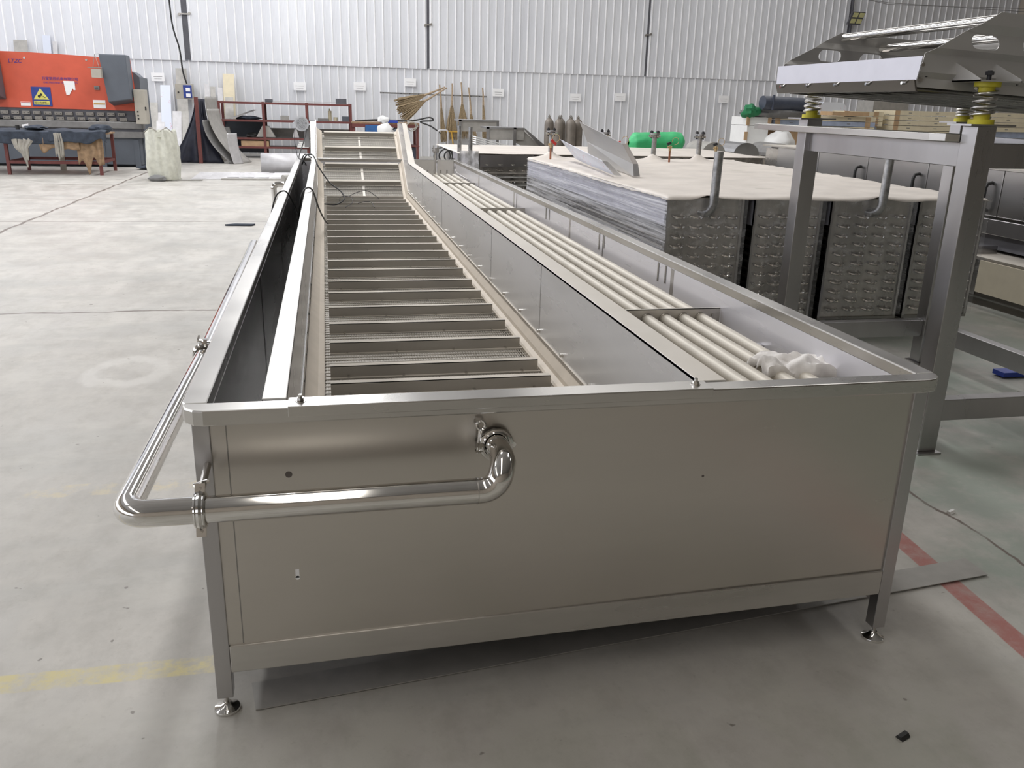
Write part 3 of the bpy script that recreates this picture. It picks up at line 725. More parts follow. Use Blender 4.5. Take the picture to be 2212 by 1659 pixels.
pn = MB().hexa([(2.972, 1.60, 1.765), (2.976, 1.60, 1.765), (2.976, 2.88, 1.765), (2.972, 2.88, 1.765), (2.976, 1.585, 1.865), (2.980, 1.585, 1.865), (2.980, 2.89, 1.865), (2.976, 2.89, 1.865)])
plabel(pn.build('end_panel', 'filmwhite', vs_), 'end panel covered in pale lilac film')
MB().hexa([(2.985, 1.61, 1.718), (2.995, 1.61, 1.715), (2.995, 2.88, 1.715), (2.985, 2.88, 1.718), (2.968, 1.61, 1.766), (2.976, 1.61, 1.766), (2.976, 2.88, 1.766), (2.968, 2.88, 1.766)]).build('bottom_lip', 'darkin', vs_)
for i in range(5): MB().cyl((2.955, 1.68+.28*i, 1.752), (2.985, 1.68+.28*i, 1.752), .007, 8).build('lip_bolt', 'polish', vs_)
for i in range(7):
    y = 1.70+.185*i; MB().cyl((3.03, y, 1.730+TZ(3.03)), (5.0, y, 1.730+TZ(5.0)), .015, 12).build('deck_tube', 'darkin', vs_)
MB().hexa([(2.99, 1.63, 1.745), (5.02, 1.63, 1.745+TZ(5.02)), (5.02, 2.87, 1.745+TZ(5.02)), (2.99, 2.87, 1.745), (2.99, 1.63, 1.748), (5.02, 1.63, 1.748+TZ(5.02)), (5.02, 2.87, 1.748+TZ(5.02)), (2.99, 2.87, 1.748)]).build('deck_plate', 'darkin', vs_)
for x, z in ((3.37, 2.035), (3.63, 1.985), (3.95, 1.93), (4.3, 1.99)): MB().cyl((x, 1.62, z), (x, 2.88, z), .022, 20).build('cross_tube', 'polish', vs_)
MB().cyl((4.05, 1.8, 2.0), (4.05, 2.7, 2.0), .07, 20).build('exciter_tube', 'dullplate', vs_)
for x, y, top, brk in ((AX+.05, NY+.05, 1.762, -1), (AX+.05, FY+.05, 1.762, 1), (BX+.05, NY+.05, 1.72, -1), (BX+.05, FY+.05, 1.72, 1)):
    zb = 1.583
    MB().cyl((x, y, zb), (x, y, zb+.02), .055, 24).cyl((x, y, zb+.02), (x, y, zb+.045), .034, 24).build('spring_pad', 'yellow', vs_)
    MB().cyl((x, y, top-.02), (x, y, top), .055, 24).cyl((x, y, top-.042), (x, y, top-.02), .034, 24).build('spring_pad', 'yellow', vs_)
    hh = top-.022-(zb+.024); pts = [V((x+.045*math.cos(a*.22), y+.045*math.sin(a*.22), zb+.028+(hh-.008)*a/126)) for a in range(127)]
    MB().tube(pts, .0068, 8).build('coil_spring', 'rim', vs_)
    y0, y1 = (y-.07, 1.62) if brk < 0 else (2.88, y+.07)
    yp, yo = (1.62, y-.07) if brk < 0 else (2.884, y+.07)
    bk = MB().box(x-.10, x+.13, y0, y1, top, top+.006)
    for xx in (x-.10, x+.11):
        bk.plate([(xx, yp, top), (xx, yo, top), (xx, yo, top+.01), (xx, yp, top+.085)], .005, (1, 0, 0))
    bk.build('spring_bracket', 'dullplate', vs_)
    MB().cyl((x, y, top), (x, y, top+.05), .010, 10).cyl((x, y, top+.03), (x, y, top+.045), .018, 6).build('spring_stud', 'blackbolt', vs_)

# ------------------------------------------------------------------ film-wrapped coil units
def coil_unit(x0, x1, y0, y1, zt, label, group, z0=.14, rows=11, cols=4, side=True):
    u = thing('coil_unit', label, 'heat exchanger', ((x0+x1)/2, (y0+y1)/2, 0), group)
    B(x0+.004, x1-.004, y0+.012, y0+.016, z0, zt-.005).build('tube_sheet', 'tubesheet', u)
    B(x0, x1, y0, y1, zt-.012, zt-.004).build('top_sheet', 'dustier', u)
    B(x0, x0+.003, y0, y1, zt-.20, zt-.012).build('side_sheet', 'filmsteel', u)
    B(x1-.003, x1, y0, y1, z0, zt-.012).build('side_sheet', 'darkin', u)
    for xx in (x0, x1-.02):
        for yy in (y0, y1-.02): B(xx, xx+.02, yy, yy+.02, z0, zt-.012).build('corner_post', 'frame', u)
    for xx in (x0+.04, x1-.10):
        for yy in (y0+.02, y1-.1): B(xx, xx+.045, yy, yy+.045, 0, z0+.01).build('foot', 'frame', u)
    B(x0, x1, y0, y1, z0-.02, z0).build('base_sheet', 'darkin', u)
    dx = (x1-x0-.06)/cols; dz = (zt-.135-z0-.06)/(rows-1); bend0 = None
    for r in range(rows):
        for c in range(cols):
            x = x0+.03+dx*(c+.5); z = zt-.135-dz*r; tl = .010*(1 if r % 2 else .4)
            if bend0 is None:
                bend0 = MB().tube([(x-.044, y0+.012, z+.010), (x-.042, y0-.006, z+.005), (x-.030, y0-.024, z), (x, y0-.031, z-.005), (x+.030, y0-.024, z-.002), (x+.042, y0-.006, z+.003), (x+.044, y0+.012, z+.006)], .0115, 8).build('return_bend', 'polish', u)
                bx, bz = x, z
            else:
                o = bend0.copy(); C.objects.link(o); o.parent = u; o.location = (x-bx+random.uniform(-.003, .003), 0, z-bz+random.uniform(-.003, .003))
    if side:
        for r in range(rows+1): MB().cyl((x0+.02, y0+.03, zt-.25-(zt-.25-z0-.04)*r/rows), (x0+.02, y1-.03, zt-.25-(zt-.25-z0-.04)*r/rows), .012, 8).build('coil_tube', 'coil', u)
        B(x0+.04, x0+.043, y0+.03, y1-.03, z0, zt-.20).build('inner_baffle', 'darkin', u)
    return u
UX = ((2.68, 3.27), (3.35, 3.885), (3.96, 4.625), (4.68, 5.25)); UY0, UY1, UZ = 3.70, 8.08, 1.03
ul = ('film-wrapped coil unit nearest the washing tank, leftmost of the front row', 'narrow film-wrapped coil unit seen just left of the square stand post', 'film-wrapped coil unit framed between the posts of the square stand', 'film-wrapped coil unit at the right end of the front row, behind the tall post')
units = [coil_unit(x0, x1, UY0, UY1, UZ, ul[i], 'wrapped coil units in the front row') for i, (x0, x1) in enumerate(UX)]
for i in (0, 2):
    u = units[i]; cx = (UX[i][0]+UX[i][1])/2
    op = MB().tube([(cx-.03, UY0+.03, .925), (cx-.012, UY0-.02, .925), (cx+.0, UY0-.045, .935), (cx+.012, UY0-.062, .955), (cx+.019, UY0-.072, .985), (cx+.022, UY0-.075, 1.05)], .031, 20)
    op.cyl((cx+.022, UY0-.075, 1.05), (cx+.026, UY0-.075, 1.345), .031, 24, cap=False).cyl((cx+.026, UY0-.075, 1.345), (cx+.022, UY0-.075, 1.08), .0275, 24, cap=False)
    op.build('outlet_pipe', 'galv', u)
# film stretched round the fronts and the left flank
for i, (x0, x1) in enumerate(UX):
    def ff(u_, v_, x0=x0, x1=x1): return V((x0-.006+(x1-x0+.012)*u_, UY0-.040-.006*noise.noise(V((u_*9, v_*16, i))), .16+.86*v_))
    MB().grid(ff, 26, 34).build('film_wrap', 'film', units[i], recalc=False)
def ff(u_, v_): return V((2.671-.010*noise.noise(V((u_*14, v_*5, 3))), UY0-.035+(UY1-UY0+.03)*u_, .18+.845*v_))
MB().grid(ff, 80, 14).build('film_wrap', 'filmstreak', units[0], recalc=False)
# posts with flanges standing at the back ends, copper stubs with lever valves
PST = ((2.925, 7.98), (3.50, 7.75), (4.10, 7.75), (4.66, 7.75))
for i, (x, y) in enumerate(PST):
    u = units[i]
    po = MB().cyl((x, y, 1.0), (x, y, 1.325), .028, 18).build('flanged_post', 'galv', u)
    MB().cyl((x, y, 1.300), (x, y, 1.322), .068, 26).build('flange', 'polish', po); MB().cyl((x, y, 1.330), (x, y, 1.345), .060, 26).build('flange', 'frame', po)
    for k_ in range(4):
        a = .5+k_*math.pi/2; bx_, by_ = x+.05*math.cos(a), y+.05*math.sin(a)
        MB().cyl((bx_, by_, 1.285), (bx_, by_, 1.375), .0085, 8).cyl((bx_, by_, 1.347), (bx_, by_, 1.366), .016, 6).build('flange_bolt', 'blackbolt', po)
    xs = x+(-.065 if i == 0 else .10); cpr = MB().cyl((xs, y-.25, 1.0), (xs, y-.25, 1.16), .011, 10).build('copper_stub', 'copper', u)
    MB().cyl((xs, y-.25, 1.16), (xs, y-.25, 1.22), .015, 10).cyl((xs-.03, y-.25, 1.20), (xs+.02, y-.25, 1.20), .012, 10).build('valve_body', 'brass', cpr)
    MB().bar((xs, y-.27, 1.25), (xs+(.055 if i == 0 else -.045), y-.27, 1.20 if i == 0 else 1.235), .02, .028).build('valve_lever', 'redp' if i < 2 else 'blackbolt', cpr)
    MB().tube(arc((xs+.06, y-.25, 1.27), (1, 0, 0), (0, 0, 1), .04, -100, 200, 12), .003, 6).build('pull_ring', 'brass', cpr)
# dusty cover over the whole front row, peaked round the posts
def topf(u_, v_):
    x = 2.665+(5.265-2.665)*u_; y = 3.665+(8.12-3.665)*v_
    z = 1.034+.010*noise.noise(V((x*1.6, y*1.2, 0)))+.010*noise.noise(V((x*3, y*9, 4)))+.006*noise.noise(V((x*6+y*3, y*22, 8)))
    for px_, py_ in PST: z += .11*math.exp(-(((x-px_)**2+(y-py_)**2)**.5)/.07)
    for px_ in (2.97, 4.31): z += .06*math.exp(-(((x-px_)**2+(y-3.63)**2)**.5)/.06)
    e = min(u_, 1-u_, v_, 1-v_)
    if e < .001: z -= .022
    return V((x, y, z))
tag(MB().grid(topf, 90, 110).build('plastic_cover', 'dustfilm', solid=.002), 'dusty beige plastic cover spread over the front row of coil units', 'cover')
# second row behind
bl = ('open-sided coil unit behind the tank, bare tubes facing the camera', 'coil unit directly behind the front row, under the leaning grey sheet', 'coil unit in the back row, below the green roll', 'coil unit in the back row, second from its right end', 'coil unit at the right end of the back row, beside the white boxes')
for i in range(5):
    x0 = 2.40+.86*i
    u = coil_unit(x0, x0+.78, 9.9, 12.4, .965, bl[i], 'coil units in the back row', rows=7, cols=4, z0=.3, side=(i == 0))
    if i == 0:
        B(x0+.02, x0+.76, 9.865, 9.87, .80, .96).build('header_sheet', 'frame', u)
        for r in range(9): MB().cyl((x0+.03, 9.86, .28+.055*r), (x0+.75, 9.86, .28+.055*r), .010, 8).build('front_tube', 'galv' if r % 2 else 'coil', u)
        for x, y, zz in ((2.17, 10.1, 1.325), (2.29, 9.9, 1.315)):
            MB().cyl((x, y, .60), (x, y, zz), .029, 18).build('stub_pipe', 'galv', u)
        def wf(u_, v_): return V((2.13+.26*u_+.03*noise.noise(V((u_*4, v_*5, 2))), 9.80+.05*noise.noise(V((u_*5, v_*4, 9))), .55+.46*v_))
        plabel(MB().grid(wf, 14, 16).build('loose_film', 'filmthick', u, recalc=False), 'bunched cloudy film on the left corner')
def topf2(u_, v_):
    x = 2.12+4.62*u_; y = 9.84+2.6*v_; return V((x, y, .972+.008*noise.noise(V((x*2, y*1.5, 7)))))
tag(MB().grid(topf2, 60, 40).build('plastic_cover', 'dustfilm', solid=.004), 'dusty beige plastic cover over the back row of coil units', 'cover')
# bent sheets leaning on the front row
sh = MB().add([(2.83, 5.33, 1.052), (2.95, 6.50, 1.060), (3.08, 7.45, 1.062), (2.91, 7.50, 1.262), (2.85, 6.50, 1.205), (2.75, 5.45, 1.165)], [(0, 1, 4, 5), (1, 2, 3, 4)])
fs_sheet = tag(sh.build('filmed_sheet', 'filmred', solid=.004), 'pale filmed steel sheet leaning on the dusty cover, nearer of two', 'metal sheet')
lip = MB().add([(2.83, 5.33, 1.052), (2.75, 5.45, 1.165), (2.775, 5.37, 1.165), (2.875, 5.27, 1.052)], [(0, 1, 2, 3)]).build('bent_edge', 'dullplate', fs_sheet, solid=.004)
gs = MB().add([(2.98, 5.25, 1.05), (3.24, 7.50, 1.06), (3.22, 7.50, 1.245), (3.02, 5.40, 1.145), (3.12, 7.50, 1.455), (2.91, 5.40, 1.315)], [(0, 1, 2, 3), (3, 2, 4, 5)])
gsh = tag(gs.build('bent_sheet', 'dullplate', solid=.004), 'large dull grey bent steel sheet standing behind the filmed one', 'metal sheet')
MB().add([(2.98, 5.25, 1.05), (3.02, 5.40, 1.145), (3.06, 5.38, 1.145), (3.03, 5.23, 1.05)], [(0, 1, 2, 3)]).add([(3.02, 5.40, 1.145), (2.91, 5.40, 1.315), (2.95, 5.39, 1.315), (3.06, 5.38, 1.145)], [(0, 1, 2, 3)]).build('bent_edge', 'frame', gsh, solid=.004)
# ------------------------------------------------------------------ steel machine with doors on the right
mc = thing('stainless_cabinet', 'stainless steel machine with a row of pull-handled doors, right behind the coil units', 'machine', (6.9, 7, 0))
B(6.34, 7.6, 2.9, 9.3, .75, 1.14).build('body', 'steel', mc)
for i in range(6):
    y0 = 8.9-1.03*i
    d_ = MB().box(6.30, 6.33, y0-1.02, y0, .76, 1.165).build('door', 'door', mc, bev=.004)
    MB().tube([(6.30, y0-.9, .80), (6.25, y0-.9, .82), (6.235, y0-.9, .88), (6.235, y0-.9, 1.0), (6.25, y0-.9, 1.04), (6.30, y0-.9, 1.05)], .016, 8).build('handle', 'black', d_)
B(6.28, 7.6, 2.9, 9.3, 1.166, 1.185).build('top_sheet', 'dustier', mc)
B(6.27, 6.33, 2.9, 9.3, .60, .735).build('lower_rail', 'frame', mc, bev=.004)
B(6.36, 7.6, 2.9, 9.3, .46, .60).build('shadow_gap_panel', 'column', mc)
B(6.05, 7.3, 2.9, 9.3, .40, .43).build('side_tray', 'dustier', mc)
for y in (4.75, 6.2): MB().box(6.05, 6.35, y, y+.005, .43, .50).box(6.05, 6.055, y, y+.12, .43, .47).build('tray_bracket', 'frame', mc)
B(6.02, 6.03, 4.55, 9.3, .10, .41).build('lower_panel', 'darkin', mc); B(6.01, 6.03, 2.9, 4.54, .13, .41).build('beige_panel', 'cream', mc)
for y in (3.2, 5.2, 7.2, 9.0):
    for x in (6.1, 7.4): B(x, x+.06, y, y+.06, 0, .41).build('leg', 'frame', mc)
tag(MB().box(4.62, 4.86, 3.02-.5, 3.12-.5, .01, .04).build('blue_offcut', 'bluep'), 'small bright blue strip lying on the floor at the right edge', 'scrap')
# ------------------------------------------------------------------ press brake by the back wall, left
pb = thing('press_brake', 'large orange-red press brake with grey side housings', 'press brake', (-5.4, 20.8, 0))
top = [(-9.2, 1.30)] + [(-9.2+5.30*i/24, 2.37+.085*math.sin(math.pi*min(1, (i/24)*1.02))) for i in range(25)] + [(-3.83, 1.26)]
MB().prism(top, 'y', 20.0, 20.12).build('ram_plate', 'orange', pb)
for x0, x1 in ((-9.2, -6.55), (-4.34, -3.86)):
    k = MB().hexa([(x0-.0, 19.55, 1.44), (x1, 19.55, 1.52), (x1, 20.0, 1.44), (x0, 20.0, 1.36), (x0-.10*(x0 > -5), 19.55, 2.45), (x1-.02, 19.55, 2.45), (x1-.02, 20.0, 2.45), (x0-.10*(x0 > -5), 20.0, 2.45)])
    k.build('cylinder_housing', 'greypaint', pb, bev=.02)
MB().prism([(-3.9, 1.4), (-3.78, 1.5), (-3.74, 1.7), (-3.74, 2.0), (-3.82, 2.08), (-3.9, 2.12)], 'y', 20.1, 20.6).build('rear_housing', 'greypaint', pb)
B(-9.2, -3.9, 20.02, 20.5, 1.04, 1.30).build('clamp_beam', 'column', pb)
for r_, z in ((0, 1.175), (1, 1.065)):
    for i in range(24):
        x = -9.15+.222*i
        if x > -4.05: continue
        c = MB().box(x+.03*r_, x+.155+.03*r_, 19.98, 20.03, z-.035, z+.035).build('tool_clamp', 'tool', pb)
        for q in (.035, .125): MB().cyl((x+q+.03*r_, 19.972, z-.005), (x+q+.03*r_, 19.982, z-.005), .009, 6).build('clamp_screw', 'blackbolt', c)
MB().prism([(-9.2, .86), (-3.75, .86), (-3.75, 1.02), (-9.2, 1.02)], 'y', 19.95, 20.3).build('bed_beam', 'bed', pb, bev=.02)
B(-9.2, -3.8, 20.0, 20.4, .80, .86).build('bed_slot', 'column', pb); B(-5.2, -3.78, 19.99, 20.3, .66, .80).build('bed_face', 'bed', pb)
B(-9.2, -3.85, 20.05, 20.5, .06, .80).build('apron_plate', 'greypaint', pb)
for x in (-9.0, -4.75, -4.0): B(x, x+.12, 20.03, 20.08, 0, .62).build('apron_rib', 'greypaint', pb)
B(-9.2, -3.82, 20.3, 21.5, 0, 2.0).build('rear_frame', 'greypaint', pb)
cb = B(-3.84, -3.60, 19.75, 20.1, .98, 1.73).build('control_cabinet', 'beigebox', pb, bev=.01)
for z in (1.25, 1.17, 1.10): MB().cyl((-3.78, 19.735, z), (-3.78, 19.75, z), .018, 8).build('push_button', 'black', cb)
B(-3.62, -3.59, 19.74, 19.76, 1.28, 1.36).build('cabinet_latch', 'black', cb)
MB().cyl((-3.92, 19.85, 1.52), (-3.84, 19.85, 1.52), .05, 12).build('emergency_button', 'redp', cb)
sg = B(-6.02, -5.62, 19.985, 20.0, 1.32, 1.73).build('warning_sign', 'signblue', pb)
MB().prism([(-5.99, 1.46), (-5.67, 1.46), (-5.83, 1.70)], 'y', 19.979, 19.985).build('warning_triangle', 'signyellow', sg)
B(-5.99, -5.67, 19.979, 19.985, 1.35, 1.43).build('sign_caption', 'signyellow', sg)
MB().cyl((-5.865, 19.972, 1.53), (-5.865, 19.979, 1.53), .030, 14).build('gear_symbol', 'black', sg); MB().cyl((-5.825, 19.972, 1.565), (-5.825, 19.979, 1.565), .026, 14).build('gear_symbol', 'black', sg)
MB().bar((-5.79, 19.975, 1.53), (-5.74, 19.975, 1.50), .006, .012).build('hand_symbol', 'black', sg)
textobj('caption_text', '当心机械伤人', .052, (-5.985, 19.977, 1.372), 'black', sg)
textobj('maker_text', 'LTZC', .115, (-6.42, 19.995, 2.225), 'inkblue', pb, sx=1.0, shear=.35, ext=.003)
textobj('maker_text', '万家数控机床有限公司', .075, (-5.77, 19.996, 1.885), 'inkblue', pb, ext=.002)
textobj('maker_text', 'CNC MACHINE TOOL CO., LTD', .05, (-5.75, 19.996, 1.81), 'inkblue', pb, ext=.001)
MB().prism([(-5.33, 1.87), (-5.10, 1.87), (-5.10, 1.68), (-5.14, 1.68), (-5.15, 1.72), (-5.24, 1.57), (-5.30, 1.57)], 'y', 19.985, 20.0).build('torn_notice', 'white', pb)
dp = B(-4.70, -4.59, 19.98, 20.0, 1.70, 1.78).build('counter_display', 'bed', pb); textobj('display_digits', '000', .05, (-4.69, 19.978, 1.72), 'black', dp)
lb_ = B(-4.76, -4.50, 19.99, 20.0, 1.30, 1.48).build('data_label', 'white', pb); B(-4.75, -4.51, 19.984, 19.99, 1.385, 1.41).build('label_stripe', 'mustard', lb_)
l2 = B(-6.27, -6.07, 19.99, 20.0, 1.32, 1.405).build('data_label', 'white', pb); B(-6.26, -6.08, 19.984, 19.99, 1.39, 1.40).build('label_stripe', 'redp', l2)
B(-5.50, -5.25, 20.03, 20.05, .50, .545).build('name_plate', 'beigebox', pb)
for x in (-6.07, -4.80): MB().cyl((x, 19.985, 2.33), (x, 20.0, 2.33), .022, 12).build('bolt', 'bolt', pb)
hb = tag(MB().box(-4.58, -4.38, 19.35, 19.5, 1.95, 2.13).build('hanging_box', 'beigebox'), 'pale pulley block box hanging before the orange plate', 'box')
MB().box(-4.66, -4.36, 19.42, 19.44, 2.15, 2.17).tube([(-4.55, 19.43, 2.16), (-4.50, 19.5, 2.44), (-4.42, 19.55, 2.45)], .006, 6).tube([(-4.42, 19.43, 2.16), (-4.50, 19.5, 2.44)], .005, 6).build('hanger', 'tool', hb)
# rag-covered trestle in front of the press
tb = thing('work_trestle', 'red oxide steel trestle hung with dark rags before the press brake', 'trestle', (-5.05, 18.3, 0))
for x in (-5.97, -4.22):
    for y in (17.7, 18.95): B(x-.03, x+.03, y-.03, y+.03, 0, .80).build('leg', 'rust', tb)
for y in (17.7, 18.95): B(-6.0, -4.19, y-.025, y+.025, .22, .28).build('lower_rail', 'rust', tb)
for x in (-5.97, -4.22): B(x-.025, x+.025, 17.7, 18.95, .225, .275).build('lower_rail', 'rust', tb)
B(-7.2, -4.16, 17.6, 19.0, .80, .83).build('top_board', 'leather', tb)
def drape(name, x0, x1, y, zt, zb_, mt, seed, label, y2=None):
    def f(u_, v_):
        x = x0+(x1-x0)*u_; n = noise.noise(V((u_*5, seed, v_*2)));
        if v_ < .3: return V((x, (y2 or y+.7)-((y2 or y+.7)-y)*v_/.3, zt+.03*n+.02))
        w_ = (v_-.3)/.7; return V((x+.04*n, y-.05-.04*noise.noise(V((u_*9, seed, 2))), zt+.02*n-(zt-zb_)*w_*(1+.45*noise.noise(V((u_*4, seed+3, 0))))))
    return tag(MB().grid(f, 40, 16).build(name, mt, solid=.01), label, 'cloth')
drape('rag_cloth', -7.1, -4.9, 17.6, .865, .62, 'cloth', 1, 'dark blue cloth hanging over the left half of the trestle edge')
drape('rag_cloth', -5.1, -4.02, 17.58, .88, .66, 'cloth', 5, 'dark bunched cloth on the right end of the trestle')
drape('leather_rag', -5.30, -4.55, 17.62, .85, .52, 'leather', 9, 'brown leather apron under the dark cloths, middle of the trestle')
drape('leather_rag', -4.62, -4.12, 17.66, .85, .22, 'leather', 14, 'long brown leather rag hanging down the right trestle leg')
drape('leather_rag', -5.0, -4.85, 17.57, .86, .40, 'palecloth', 17, 'pale pointed rag strip hanging at mid trestle')
def lump(name, c, r, mt, label, cat, seed=0, amp=.35, solid=0, nu=22, nv=14):
    c = V(c)
    def f(u_, v_):
        a = 2*math.pi*u_; b_ = math.pi*(v_-.5); d = V((math.cos(a)*math.cos(b_), math.sin(a)*math.cos(b_), math.sin(b_)))
        k_ = 1+amp*noise.noise(d*1.8+V((seed, seed, 0))); return V((c.x+d.x*r[0]*k_, c.y+d.y*r[1]*k_, max(c.z+d.z*r[2]*k_, c.z-r[2])))
    return tag(MB().grid(f, nu, nv, wrapu=True).build(name, mt), label, cat)
lump('rag_heap', (-4.18, 17.9, .93), (.20, .25, .09), 'cloth', 'lump of dark cloth heaped on the right end of the trestle', 'cloth', 2)
lump('work_glove', (-5.40, 17.8, .93), (.20, .2, .05), 'cloth', 'dark crumpled glove pile beside the small spray can', 'glove', 4)
tag(MB().cyl((-5.62, 17.75, .94), (-5.50, 17.75, .96), .045, 12).build('spray_can', 'sheetlight'), 'small light spray can lying on the trestle', 'can')
tag(MB().cyl((-5.72, 17.75, .885), (-5.72, 17.75, .97), .04, 12).build('black_jar', 'black'), 'small black jar on the trestle, left of the spray can', 'jar')
g = MB()
for dx, z0 in ((0, .42), (.12, .30), (.22, .16), (.30, .30)): g.tube([(-5.75+dx, 17.55, .70), (-5.72+dx*.6, 17.52, .55), (-5.62+dx*.3, 17.5, z0)], .03, 6, rr=[.06, .04, .015])
tag(g.build('cloth_strips', 'palecloth'), 'pale torn cloth strips dangling below the left of the trestle', 'cloth')
B(-5.36+.0, -5.26, 18.9, 18.94, 0, .62) 
tag(B(-5.33, -5.22, 18.9, 18.95, 0, .60).build('pale_post', 'beigebox'), 'pale upright plank standing under the trestle', 'plank')
# big woven sack
def sackf(u_, v_):
    a = 2*math.pi*u_; z = .95*v_
    r_ = .30+.035*math.sin(math.pi*v_)-.02*v_
    sq = 1/((abs(math.cos(a))**3.5+abs(math.sin(a))**3.5)**(1/3.5)); r_ *= .90*sq
    fold = .055*noise.noise(V((math.cos(a)*4+v_*2, math.sin(a)*4, v_*1.6)))+.016*math.sin(a*9+v_*7)*v_
    if v_ > .95: r_ *= .97
    zz = z+(.05*noise.noise(V((math.cos(a)*2, math.sin(a)*2, 3))) if v_ > .93 else 0)
    return V((-2.82+(r_+fold)*math.cos(a), 16.75+(r_+fold)*math.sin(a), zz+.01))
sk = MB().grid(sackf, 90, 40, wrapu=True).add([(-3.1, 16.5, .012), (-2.54, 16.5, .012), (-2.54, 17.0, .012), (-3.1, 17.0, .012)], [(0, 1, 2, 3)]).build('bulk_sack', 'sack', solid=.006)
tag(sk, 'large pale woven bulk sack standing on the floor', 'sack')
MB().grid(lambda u_, v_: V((-2.82+.27*v_*math.cos(2*math.pi*u_), 16.75+.26*v_*math.sin(2*math.pi*u_), .84+.05*noise.noise(V((u_*6, v_*3, 5))))), 24, 6, wrapu=True).build('sack_filling', 'sack', sk)
for s in (-1, 1): MB().tube([(-2.82+.26*s, 16.5, .93), (-2.82+.15*s, 16.48, 1.02), (-2.82+.03*s, 16.5, .95)], .012, 6).build('sack_loop', 'palecloth', sk)
lump('scrap_lump', (-2.92, 16.42, .06), (.17, .08, .06), 'tarp', 'small tangle of dirty scraps at the foot of the bulk sack', 'scrap', 8)
tag(MB().plate([(-2.75, 16.5, .004), (-2.1, 16.6, .004), (-2.1, 16.75, .004), (-2.7, 16.7, .004)], .012).build('floor_plank', 'sheetgrey'), 'flat dull strip on the floor under the bulk sack', 'strip')
lump('black_scrap', (-3.45, 19.4, .05), (.38, .25, .05), 'cloth', 'black rags on the floor between press brake and sack', 'cloth', 12)
# things leaning on and hanging from the back wall, left
def leaning(name, x0, x1, z1, mt, label, cat='metal sheet', y=25.55, dx=0, z0=0, group=None):
    return tag(MB().hexa([(x0, y-.35, z0), (x1, y-.35, z0), (x1, y-.33, z0), (x0, y-.33, z0), (x0+dx, y+.30, z1), (x1+dx, y+.30, z1), (x1+dx, y+.32, z1), (x0+dx, y+.32, z1)]).build(name, mt), label, cat, group)
leaning('leaning_sheet', -7.95, -7.60, 2.98, 'sheetgrey', 'grey sheet leaning on the wall above the press brake, leftmost', dx=-.05)
leaning('leaning_sheet', -7.22, -7.02, 3.13, 'filmred', 'narrow filmed sheet leaning on the wall above the press brake', dx=-.02)
leaning('leaning_sheet', -6.98, -6.86, 2.98, 'sheetlight', 'thin bright sheet leaning beside the filmed one above the press brake', dx=-.02)
leaning('leaning_board', -3.80, -3.50, 2.38, 'sheetgrey', 'tall grey board leaning behind the electrical box', 'board')
leaning('leaning_sheet', -4.20, -3.93, 1.90, 'filmred', 'filmed sheet with red print leaning left of the electrical box', y=25.2)
leaning('leaning_sheet', -4.60, -4.30, 1.42, 'sheetgrey', 'pale grey sheet leaning right of the press brake cabinet, its top cut off', y=25.1)
leaning('leaning_sheet', -4.34, -4.12, 1.15, 'sheetlight', 'low light sheet leaning between press brake and filmed sheet', y=25.0)
leaning('leaning_sheet', -3.90, -3.66, 1.20, 'sheetlight', 'pale sheet standing below the electrical box, left', y=25.0)
leaning('leaning_sheet', -3.64, -3.46, 1.20, 'sheetgrey', 'pale sheet standing below the electrical box, right', y=25.0)
leaning('leaning_sheet', -3.02, -2.88, 1.98, 'sheetlight', 'bright narrow sheet leaning right of the electrical box', y=25.4)
leaning('leaning_sheet', -2.86, -2.72, 1.90, 'sheetgrey', 'dull narrow sheet leaning between two bright ones', y=25.4)
leaning('leaning_sheet', -2.66, -2.52, 1.88, 'sheetlight', 'bright narrow sheet leaning left of the tall beige board', y=25.4)
leaning('leaning_board', -2.50, -2.18, 2.27, 'crate', 'tall beige board leaning behind the red rack', 'board', y=25.5)
leaning('leaning_board', -2.46, -2.22, 1.62, 'sheetgrey', 'shorter grey board in front of the tall beige board', 'board', y=25.2)
eb = tag(B(-3.82, -3.34, 25.62, 25.86, 1.53, 1.95).build('electrical_box', 'beigebox'), 'beige electrical box on the wall, right part open', 'electrical box')
B(-3.60, -3.37, 25.60, 25.62, 1.57, 1.92).build('box_interior', 'signblue', eb)
for z in (1.64, 1.80): B(-3.53, -3.41, 25.585, 25.60, z-.05, z+.05).build('breaker', 'white', eb)
MB().cyl((-3.74, 25.60, 1.72), (-3.74, 25.62, 1.72), .025, 8).build('lock', 'black', eb)
cable('wall_cable', [(-3.95, 25.70, 6.2), (-3.80, 25.7, 4.9), (-3.76, 25.7, 3.6), (-3.62, 25.7, 2.9), (-3.58, 25.7, 2.3), (-3.50, 25.7, 1.95)], .022, 'black cable hanging down the wall to the electrical box')
for i, (x, z) in enumerate(((-4.31, 2.12), (-.32, 1.98), (1.45, 2.03), (2.98, 2.19), (5.74, 1.97), (8.25, 1.89), (9.75, 1.94), (13.35, 1.97))):
    where = ('above the press brake cabinet', 'above the red shelf rack', 'between shelf rack and broom rail', 'just above the broom rail', 'right of the broom rail', 'above the brown gas bottles', 'left of the green roll, above the leaning sheet', 'at the right, beyond the green roll')[i]
    p_ = tag(B(x-.18, x+.18, 25.90, 25.912, z-.11, z+.12).build('wall_notice', 'white'), 'white paper notice on the wall ' + where, 'notice', 'paper notices on the back wall')
    B(x-.12, x+.12, 25.896, 25.90, z+.01, z+.02).build('printed_line', 'tarp', p_); B(x-.10, x+.10, 25.896, 25.90, z-.05, z-.043).build('printed_line', 'tarp', p_)
